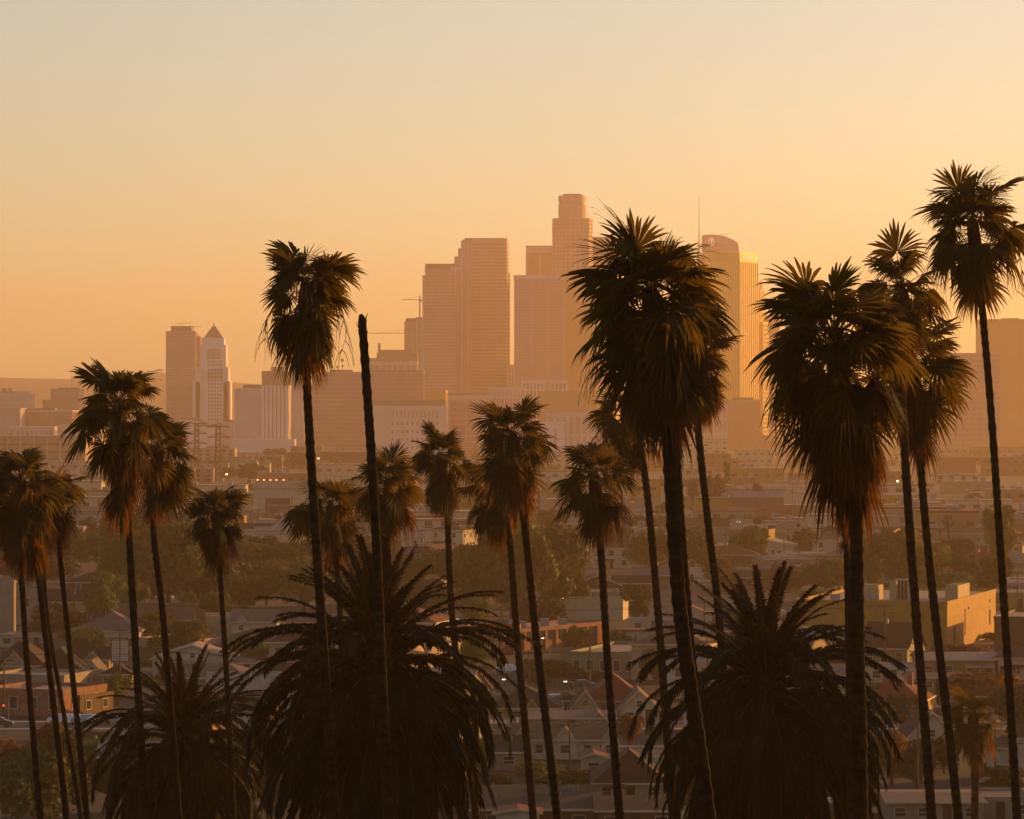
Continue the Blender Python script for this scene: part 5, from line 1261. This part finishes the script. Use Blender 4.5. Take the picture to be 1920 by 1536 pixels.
for px, by in FILL:
    px += rn.uniform(-8, 8); Yh = Yb(by); s = Yh / F; wd = rn.uniform(9, 16) / s; kind = rn.choice(('gable_front', 'gable_side', 'hip', 'hip', 'gable_side', 'flat')); hh = rn.uniform(2.8, 3.6) * (1.7 if rn.random() < .2 else 1)
    rh = rn.uniform(1.6, 3.2) if kind != 'flat' else .4
    ev = by - hh / s; house(None, kind, px - wd / 2, px + wd / 2, ev - rh / s, ev, by, rn.choice(('white', 'white', 'cream', 'pink', 'grey', 'tan')), rn.choice(('brown', 'grey', 'red', 'dark', 'tan', 'pale')), rz=rn.choice((0, 0, -15, -25, 10)), nwin=rn.choice((2, 3)), chim=int(rn.random() < .2), group='houses spread over the plain')

# ---------------------------------------------------------------- low industrial blocks and warehouses of the middle distance
def shed(px0, px1, topy, base, wall, look, rows=0, roof='pale', depth=None, label=None, pitched=0, noun='warehouse'):
    Y = Yb(base); s = Y / F; x0, x1 = xz(px0, Y), xz(px1, Y); z = zz(topy, Y); d = depth or max(14, min(45, (x1 - x0) * .6)); t = thing(noun.replace(' ', '_'), label or '', noun, ((x0 + x1) / 2, Y, 0), group='low buildings of the middle distance'); w_ = x1 - x0
    MB().box(-w_ / 2, w_ / 2, 0, d, 0, z).build('wall', WALLS[wall], t)
    m = MB()
    if pitched: gable(m, -w_ / 2, w_ / 2, 0, d, z + .05, z + pitched, .2, .4)
    else: m.box(-w_ / 2 - .15, w_ / 2 + .15, -.15, d + .15, z + .01, z + .7)
    m.build('roof', ROOFS[roof], t)
    if rows:
        n = max(2, int(w_ / 6)); m = MB()
        for r in range(rows):
            zc = z * (r + .55) / rows
            for i in range(n):
                c = -w_ / 2 + w_ * (i + .5) / n; m.box(c - 1.4, c + 1.4, -.12, .05, zc - .9, zc + .9)
        o = m.build('window_row', M_pane, t); o['kind'] = 'stuff'
    rr = random.Random(int(px0 * 3 + base))
    if not pitched:
        for i in range(rr.randint(1, 4)):
            c = rr.uniform(-w_ * .4, w_ * .4); m = MB(); m.box(c - 1.2, c + 1.2, d * .3, d * .3 + 2.5, z + .7, z + rr.uniform(1.7, 3.0)); m.build('rooftop_unit', M_steel, t)
    if not label: auto_label(t, look, noun, (px0 + px1) / 2, Y)
    return t
shed(-20, 160, 819, 880, 'pink', 'x', 0, label='long pale parking structure with thin white columns at the left edge', depth=60)
def parking_front():
    Y = Yb(880) - .3; t = thing('parking_columns', 'thin white column screen on the long parking structure', 'column screen', (xz(70, Y), Y, 0)); s = Y / F
    for i in range(7):
        x = (-80 + 24.5 * i) * s; MB().box(x - .55, x + .55, -.6, -.05, 0, zz(819, Y)).build('column', M_trim, t)
    for j in range(3): MB().box(-90 * s, 90 * s, -.5, -.1, zz(833 + 14 * j, Y) - .8, zz(833 + 14 * j, Y) + .4).build('deck_edge', WALLS['brick'], t)
parking_front()
SH = [(90, 170, 868, 900, 'white', 2), (-10, 110, 888, 922, 'grey', 0), (60, 190, 905, 935, 'white', 1), (150, 250, 880, 915, 'pink', 2), (-20, 80, 930, 960, 'pink', 0), (120, 230, 935, 962, 'white', 1), (170, 300, 955, 985, 'pink', 1), (60, 170, 965, 992, 'grey', 0), (240, 340, 905, 930, 'grey', 1), (300, 400, 880, 905, 'pink', 3), (330, 460, 912, 938, 'white', 1),
      (340, 440, 842, 872, 'pink', 4), (440, 482, 868, 892, 'white', 2), (478, 506, 871, 890, 'white', 1), (487, 578, 889, 912, 'brick', 1), (545, 605, 838, 870, 'brick', 3), (590, 700, 872, 894, 'white', 1), (600, 740, 848, 876, 'brown', 2), (640, 780, 900, 926, 'pink', 1), (700, 800, 880, 905, 'grey', 2), (590, 680, 940, 966, 'white', 0), (690, 800, 950, 975, 'white', 1), (730, 900, 962, 990, 'white', 0),
      (800, 900, 905, 930, 'tan', 1), (830, 930, 870, 895, 'pink', 2), (860, 990, 990, 1012, 'white', 1), (900, 1010, 838, 868, 'pink', 3), (990, 1050, 872, 905, 'ochre', 2), (1010, 1100, 905, 935, 'tan', 1), (1040, 1130, 850, 880, 'white', 3), (1060, 1190, 945, 968, 'pink', 1), (1120, 1230, 968, 990, 'grey', 0), (1140, 1215, 870, 900, 'tan', 2), (1230, 1330, 830, 872, 'white', 4), (1250, 1300, 905, 940, 'tan', 2),
      (1262, 1340, 880, 905, 'pink', 2), (1300, 1365, 825, 858, 'white', 3), (1325, 1370, 852, 885, 'brick', 3), (1370, 1480, 822, 840, 'pink', 1), (1365, 1470, 880, 905, 'ochre', 1), (1380, 1450, 846, 872, 'white', 2), (1425, 1505, 926, 950, 'white', 0), (1430, 1560, 950, 972, 'tan', 1), (1440, 1510, 975, 1000, 'white', 1), (1460, 1580, 905, 925, 'pink', 1), (1500, 1590, 860, 890, 'pink', 2), (1520, 1620, 968, 990, 'white', 1),
      (1590, 1700, 885, 905, 'brick', 1), (1620, 1720, 930, 952, 'ochre', 1), (1600, 1690, 950, 976, 'white', 3), (1636, 1684, 985, 1000, 'white', 0), (1620, 1680, 1010, 1030, 'white', 1), (1690, 1790, 950, 974, 'pink', 2), (1730, 1830, 842, 862, 'pink', 2), (1760, 1830, 858, 888, 'brick', 0), (1770, 1870, 905, 925, 'grey', 0), (1800, 1850, 785, 830, 'white', 3), (1850, 1930, 800, 836, 'white', 2), (1820, 1930, 838, 858, 'ochre', 1),
      (1845, 1930, 858, 892, 'brick', 2), (1790, 1900, 940, 962, 'white', 1), (1850, 1930, 920, 942, 'tan', 1), (1740, 1880, 966, 986, 'grey', 1), (1760, 1930, 990, 1004, 'white', 0), (1720, 1790, 812, 842, 'pink', 3), (1860, 1940, 958, 975, 'white', 1), (1150, 1240, 905, 925, 'pink', 1), (240, 330, 985, 1005, 'white', 0), (470, 556, 1000, 1016, 'white', 0), (482, 552, 978, 996, 'white', 1), (1040, 1120, 985, 1006, 'brick', 0)]
for (a, b, tp, bs, wl, rows) in SH:
    shed(a, b, tp, bs, wl, {'white': 'white', 'grey': 'grey', 'pink': 'pinkish', 'brick': 'red-brown', 'tan': 'tan', 'ochre': 'ochre', 'brown': 'brown'}[wl] + {0: ' blank', 1: ' single-storey', 2: ' two-storey', 3: ' three-storey', 4: ' four-storey'}[rows], rows)
rs = random.Random(404)
for i in range(150):
    by = 846 + 190 * rs.random() ** 1.0; px = rs.uniform(-10, 1930); Yk = Yb(by); wd = rs.uniform(10, 34) * F / Yk; hh = rs.choice((3.2, 4, 4.5, 5, 7, 9)) * F / Yk; wl = rs.choice(('white', 'white', 'pink', 'grey', 'tan', 'brick', 'ochre')); pit = rs.random() < .35; rows = rs.choice((0, 1, 1, 2)) if not pit else rs.choice((0, 1))
    shed(px - wd / 2, px + wd / 2, by - hh, by, wl, {'white': 'white', 'grey': 'grey', 'pink': 'pinkish', 'brick': 'red-brown', 'tan': 'tan', 'ochre': 'ochre'}[wl] + (' gabled' if pit else ' flat-topped'), rows, rs.choice(('pale', 'pale', 'grey', 'red', 'tan')), rs.uniform(9, 20), pitched=rs.uniform(1.2, 2.6) if pit else 0, noun='small building' if rows else 'storage shed')
shed(475, 580, 917, 962, 'white', 'x', 0, 'grey', 50, 'big pale windowless warehouse left of the tall lone palm trunk', 3)
shed(498, 540, 954, 972, 'brown', 'x', 0, 'brown', 14, 'brown gabled shed in front of the big pale warehouse', 4)
def orange_lights():
    Y = Yb(912) - 1; t = thing('facade_lamps', 'row of small orange lamps on the low brick building left of the lone palm', 'lamps', (xz(508, Y), Y, zz(903, Y)), group=None); s = Y / F
    lm = mat('orange lamp', (1.0, 0.33, 0.08), .5, 0, 1, emit=2.5); me = MB().box(-.45, .45, -.3, .3, -.45, .45).mesh('lamp', lm)
    for x in (-25, -13, -1, 10, 24):
        for z in (-2.6, 2.6):
            if abs(x) > 12 or z > 0: link('lamp', me, t, (x * s, 0, z * s))
orange_lights()
for k, (px, py, bs, lab) in enumerate(((360, 893, 905, 'lit floodlight below the left power pylon'), (425, 891, 905, 'lit floodlight right of the power pylons'), (597, 861, 885, 'lit lamp at the foot of the banded slab'), (1683, 904, 930, 'lit lamp above the warehouse roofs right of the shaggiest palm'))):
    Yk = Yb(bs); t = thing('floodlight', lab, 'lamp', (xz(px, Yk), Yk, 0)); hk = zz(py, Yk); MB().beam((0, 0, 0), (0, 0, hk), .15).build('post', M_steel, t); MB().box(-.6, .6, -.5, .1, hk, hk + 1.0).build('lamp', M_lamp, t)

# power pylons
M_pylon = mat('dark pylon steel', (0.06, 0.045, 0.035), 0.7, 0.2, 1.0)
def pylon(label, px, topy, base, half):
    Y = Yb(base); s = Y / F; t = thing('power_pylon', label, 'pylon', (xz(px, Y), Y, 0)); H_ = zz(topy, Y); b, tt = half * s * 1.25, half * s * .8
    m = MB(); n = 10
    def c(u, sx, sy): r = b + (tt - b) * u; return Vector((sx * r, sy * r, H_ * u))
    for sx in (-1, 1):
        for sy in (-1, 1): m.beam(c(0, sx, sy), c(1, sx, sy), .42)
    for i in range(n):
        u0, u1 = i / n, (i + 1) / n
        for sy in (-1, 1): m.beam(c(u0, -1, sy), c(u1, 1, sy), .2); m.beam(c(u0, 1, sy), c(u1, -1, sy), .2)
        for sx in (-1, 1): m.beam(c(u0, sx, -1), c(u1, sx, 1), .2)
    m.build('lattice', M_pylon, t)
    for z in (.98, .80, .62):
        m = MB(); L = half * s + 5.5; zz_ = H_ * z
        for sg in (-1, 1): m.beam((0, 0, zz_), (sg * L, 0, zz_ - .3), .34); m.beam((0, 0, zz_ + 2.2), (sg * L, 0, zz_ - .3), .24)
        m.build('crossarm', M_pylon, t)
    return t
pylon('power pylon with three crossarms, right of the pair', 409, 798, 905, 4.5); pylon('power pylon partly hidden by the shorter twin palm, left of the pair', 369, 792, 895, 4.0)

# ---------------------------------------------------------------- trees
T = tree
for a in [(290, 1090, 150, 110, 'dark'), (350, 1110, 130, 100, 'olive'), (230, 1080, 110, 80, 'dark'), (420, 1140, 110, 80, 'dark'), (455, 1150, 90, 60, 'olive'), (530, 1100, 110, 70, 'olive'), (600, 1110, 110, 80, 'olive'), (880, 1130, 110, 90, 'olive'), (700, 1090, 100, 70, 'olive'), (840, 1100, 90, 60, 'dark'), (1000, 1130, 150, 120, 'olive'), (50, 1104, 190, 74, 'dark'), (150, 1066, 130, 60, 'olive'), (245, 1130, 120, 110, 'olive'), (315, 1150, 150, 140, 'olive'), (380, 1146, 120, 126, 'dark'), (196, 1168, 84, 80, 'green'), (254, 1170, 54, 66, 'green'), (392, 1196, 90, 70, 'olive'), (430, 1100, 120, 80, 'olive'), (500, 1135, 130, 70, 'olive'), (570, 1150, 110, 90, 'olive'), (490, 1076, 90, 58, 'dark'), (556, 1070, 70, 46, 'olive'), (650, 1140, 130, 90, 'dark'), (760, 1130, 120, 80, 'olive'), (800, 1160, 90, 60, 'olive'),
          (905, 1160, 120, 120, 'olive'), (960, 1166, 130, 158, 'olive'), (1030, 1160, 130, 146, 'olive'), (1075, 1150, 60, 80, 'dark'), (888, 1190, 60, 60, 'green'), (1010, 1190, 90, 60, 'dark'), (1192, 1174, 52, 66, 'dark'), (1150, 1040, 90, 44, 'dark'), (1230, 1076, 110, 70, 'olive'), (1300, 1070, 90, 66, 'dark'), (1210, 1010, 70, 36, 'dark'), (1036, 1004, 60, 40, 'dark'), (1410, 1058, 74, 62, 'olive'), (1350, 1110, 80, 54, 'olive'), (1510, 1046, 46, 46, 'dark'), (1480, 1110, 80, 44, 'olive'), (1560, 1118, 80, 60, 'olive'),
          (1632, 1112, 66, 96, 'olive'), (1692, 1122, 120, 110, 'olive'), (1740, 1100, 76, 66, 'olive'), (1790, 1080, 84, 60, 'dark'), (1810, 1100, 60, 50, 'dark'), (1880, 1080, 76, 110, 'olive'), (1870, 1050, 50, 60, 'olive'), (1770, 1126, 110, 46, 'green'), (1690, 1136, 90, 40, 'green'), (1580, 1140, 150, 30, 'green'), (1860, 1116, 70, 60, 'dark'), (20, 1050, 90, 70, 'dark'), (180, 1030, 70, 50, 'dark'), (230, 1042, 70, 46, 'olive'), (110, 1196, 100, 40, 'dark'), (160, 1236, 90, 50, 'olive'), (96, 1178, 70, 40, 'dark'),
          (298, 1216, 60, 60, 'olive'), (340, 1236, 100, 60, 'olive'), (470, 1240, 90, 40, 'green'), (220, 1322, 60, 50, 'green'), (64, 1332, 60, 40, 'rust'), (150, 1330, 50, 36, 'dark'), (884, 1262, 56, 66, 'green'), (900, 1300, 60, 44, 'dark'), (1078, 1222, 54, 40, 'olive'), (1160, 1216, 40, 26, 'green'), (1040, 1284, 60, 40, 'dark'), (1000, 1270, 50, 30, 'olive'), (1180, 1400, 60, 50, 'rust'), (1240, 1290, 70, 60, 'olive'), (1800, 1254, 110, 40, 'rust'), (1700, 1236, 60, 24, 'green'),
          (1690, 1372, 80, 60, 'dark'), (1860, 1330, 150, 56, 'rust'), (1780, 1330, 60, 50, 'rust'), (1900, 1370, 90, 70, 'dark'), (1646, 1330, 60, 40, 'dark'), (1672, 1474, 74, 82, 'rust'), (1720, 1480, 60, 80, 'dark'), (1770, 1450, 60, 60, 'dark'), (1870, 1490, 90, 44, 'dark'), (1640, 1180, 60, 50, 'olive'), (1250, 1220, 70, 30, 'rust'), (1380, 1260, 80, 60, 'dark'), (1560, 1290, 90, 60, 'dark')]:
    px, by, w_, hh, lf = a
    T(px, by, w_ * 1.15, hh * 1.1, lf, group='trees among the houses')
for a in [(40, 1540, 190, 175, 'olive'), (120, 1530, 130, 150, 'dark'), (20, 1450, 120, 80, 'rust'), (100, 1452, 90, 90, 'rust'), (180, 1460, 110, 96, 'green'), (230, 1520, 120, 120, 'dark'), (400, 1510, 160, 150, 'dark'), (520, 1530, 150, 160, 'dark'), (630, 1540, 160, 150, 'dark'), (800, 1530, 150, 140, 'dark'), (895, 1460, 70, 76, 'olive'), (935, 1478, 70, 50, 'dark'), (1046, 1486, 150, 76, 'olive'), (1110, 1484, 70, 60, 'rust'), (1000, 1470, 60, 50, 'green'),
          (1300, 1440, 90, 70, 'dark'), (1330, 1530, 120, 120, 'dark'), (1420, 1540, 120, 110, 'dark'), (1500, 1556, 110, 84, 'rust'), (1560, 1556, 110, 76, 'olive'), (1620, 1520, 90, 70, 'dark'), (1260, 1490, 60, 60, 'olive'), (1330, 1350, 90, 60, 'dark'), (1180, 1344, 40, 24, 'dark')]:
    px, by, w_, hh, lf = a
    T(px, by, w_, hh, lf, 'bush' if hh < w_ * 1.0 else 'round', Y=min(Yb(by), 470) if by > 1500 else None, noun='garden tree' if hh >= w_ else 'bush', group='trees and bushes at the hill foot')
T(390, 1180, 12, 34, 'dark', 'tall'); T(1010, 962, 12, 46, 'dark', 'tall'); T(1080, 1000, 12, 40, 'dark', 'tall')
for px, by, w_, hh in ((470, 905, 60, 34), (520, 872, 50, 28), (560, 880, 60, 30), (430, 900, 40, 22), (1346, 830, 80, 22), (1400, 836, 90, 24), (1300, 836, 60, 18), (1340, 962, 40, 66), (1362, 930, 16, 60), (1302, 960, 24, 56), (1420, 960, 24, 50), (1432, 1000, 40, 30), (1740, 838, 60, 18), (1900, 800, 70, 16), (1020, 880, 40, 22), (700, 1000, 90, 34), (860, 1010, 60, 30), (120, 985, 80, 40), (250, 1012, 80, 40), (210, 965, 60, 30), (1250, 985, 50, 40), (1700, 1000, 50, 22), (1842, 1000, 60, 26), (1560, 1020, 60, 30), (1830, 950, 40, 24)):
    T(px, by, w_, hh, 'olive' if (px // 10) % 2 else 'dark', look='hazy far', group='far trees in the haze')
h_band = None

# ---------------------------------------------------------------- poles, lamps and wires
for a in ((70, 1086, 1176), (137, 1082, 1172, 1), (167, 1176, 1246, 1), (225, 1176, 1312, 2), (295, 1084, 1184, 1), (942, 1060, 1160, 2), (1068, 1352, 1486, 1), (1360, 1000, 1066, 1), (1470, 1000, 1064, 1), (1531, 1046, 1110, 1), (1658, 1150, 1230, 1), (1721, 1318, 1498, 2), (1896, 1386, 1490, 1), (546, 1010, 1096, 1), (470, 952, 1010, 0), (548, 930, 1012, 0), (1112, 950, 1062, 1), (1157, 955, 1060, 0), (1172, 970, 1056, 0), (1084, 960, 1040, 0), (1246, 960, 1050, 1), (1490, 940, 1010, 0), (1806, 1070, 1120, 1), (1866, 1350, 1470, 1), (765, 990, 1066, 1), (870, 985, 1040, 1), (1620, 940, 1000, 0), (1850, 930, 1002, 0), (1760, 960, 1010, 0), (1440, 820, 905, 0), (1380, 880, 940, 0), (1400, 900, 960, 0)):
    pole(*a)
pole(1106, 1176, 1336, 0, label='tall bare reddish pole in front of the green building', r=.2)
NHAND = len(POLES)
rl = random.Random(31)
for (Yl, xa, xb, step, hgt) in ((557, -74, 74, 27, 11), (668, -88, 88, 31, 11), (790, -104, 104, 34, 11), (902, -118, 118, 36, 11.5), (1090, -140, 140, 42, 11.5), (1287, -168, 168, 44, 12), (1620, -60, 210, 40, 13)):
    x = xa + rl.uniform(0, step); prev = None
    while x < xb:
        px = 960 + F * x / Yl; pole(px, 768 + F * (EYE - hgt * rl.uniform(.92, 1.08)) / Yl, 0, 1 + int(rl.random() < .4), Y=Yl + rl.uniform(-.6, .6))
        if prev is not None and Yl < 1200:
            for k in (-1, 1):
                a, b = POLES[prev], POLES[-1]; wire((a[0] + k * .9, a[1] - .2, a[2]), (b[0] + k * .9, b[1] - .2, b[2] + .05 * k), rl.uniform(.6, 1.1), None, px=960 + F * (a[0] + b[0]) / 2 / Yl)
        prev = len(POLES) - 1; x += step * rl.uniform(.85, 1.15)
def W_(i, j, lab, dz=0): 
    a, b = POLES[i], POLES[j]; wire((a[0], a[1] - .2, a[2] + dz), (b[0], b[1] - .2, b[2] + dz), .8 + .006 * math.dist(a[:2], b[:2]), lab)
W_(0, 1, 'overhead wire between the two poles behind the left cluster'); W_(1, 4, 'overhead wire from the left cluster to the twin palms'); W_(2, 3, 'overhead wire to the pole by the billboard'); W_(7, 8, 'far overhead wire between the biggest and shaggiest palms'); W_(11, 12, 'overhead wire at the bottom right over the white houses'); W_(11, 23, 'upper overhead wire over the short brown-skirted palm'); W_(8, 9, 'far overhead wire left of the shaggiest trunk'); W_(5, 16, 'overhead wire over the centre trees')
street_lamp(993, 1297, 1352, 'curved street lamp over the brown hip roof between the centre pair', False, side=1)
street_lamp(1031, 1196, 1232, 'lit street lamp in front of the brick commercial building', True, side=-1)
street_lamp(960, 1273, 1310, 'lit street lamp below the red restaurant', True, side=-1)
street_lamp(1076, 1277, 1320, 'lit street lamp left of the green building foot', True, side=-1)
street_lamp(1186, 1438, 1500, 'unlit street lamp over the big brown roof at the bottom', False, side=-1)
street_lamp(946, 1226, 1280, 'unlit curved street lamp beside the red restaurant', False, side=-1)
for k, (px, by, rz) in enumerate(((1366, 985, -90), (1384, 982, -90), (1372, 962, -90))):
    car(px, by, ('dark', 'silver', 'white')[k], rz, ('oncoming dark car with lit headlights on the far street', 'oncoming silver car with lit headlights on the far street', 'small oncoming white car farthest along the street')[k], True)
for px, by, c, rz in ((952, 1262, 'white', 20), (1008, 1262, 'white', 4), (1040, 1320, 'silver', 0), (1240, 1180, 'dark', 10), (1160, 1062, 'white', 0), (1150, 1060, 'silver', 0), (1090, 1292, 'dark', 0), (1215, 1270, 'white', 170), (1790, 1003, 'white', 0), (1800, 1001, 'silver', 0), (1815, 1004, 'dark', 0), (1560, 1528, 'white', 5)):
    car(px, by, c, rz, Y=430 if by > 1500 else None)
rb = random.Random(91)
for i in range(70):
    by = rb.choice((1180, 1200, 1226, 1252, 1280, 1312, 1346, 1384, 1420, 1462)) + rb.uniform(-9, 9); px = rb.uniform(0, 1920)
    T(px, by, rb.uniform(2.2, 5.5) * F / Yb(by), rb.uniform(1.3, 3.2) * F / Yb(by), rb.choice(('olive', 'dark', 'green', 'rust', 'olive')), 'bush', look=None, noun='garden shrub', group='shrubs between the houses')
for i in range(16):
    px = rb.uniform(0, 1920); car(px, 0, rb.choice(('white', 'silver', 'dark', 'red')), rb.choice((0, 180)), Y=rb.choice((907, 912.5)))
# scrub on the hillside under the palms
def hillside_scrub():
    r_ = random.Random(12); m = MB()
    for i in range(2600):
        y = r_.uniform(45, 408); x = r_.uniform(-1, 1) * (14 + y * .22); z = ground_z(x, y) - .05; hgt = r_.uniform(.25, .9)
        for k in range(4):
            a = r_.uniform(0, 6.28); q = r_.uniform(.1, .5); dx, dy = math.cos(a), math.sin(a); wd = r_.uniform(.04, .12)
            m.add([(x - dy * wd, y + dx * wd, z), (x + dy * wd, y - dx * wd, z), (x + dx * q, y + dy * q, z + hgt * r_.uniform(.6, 1.1))], [(0, 1, 2)])
    o = m.build('hillside_scrub', LEAVES['rust']); o['kind'] = 'stuff'; o['label'] = 'dry scrub and grass on the hillside under the palms'; o['category'] = 'scrub'
hillside_scrub()
finish_labels()
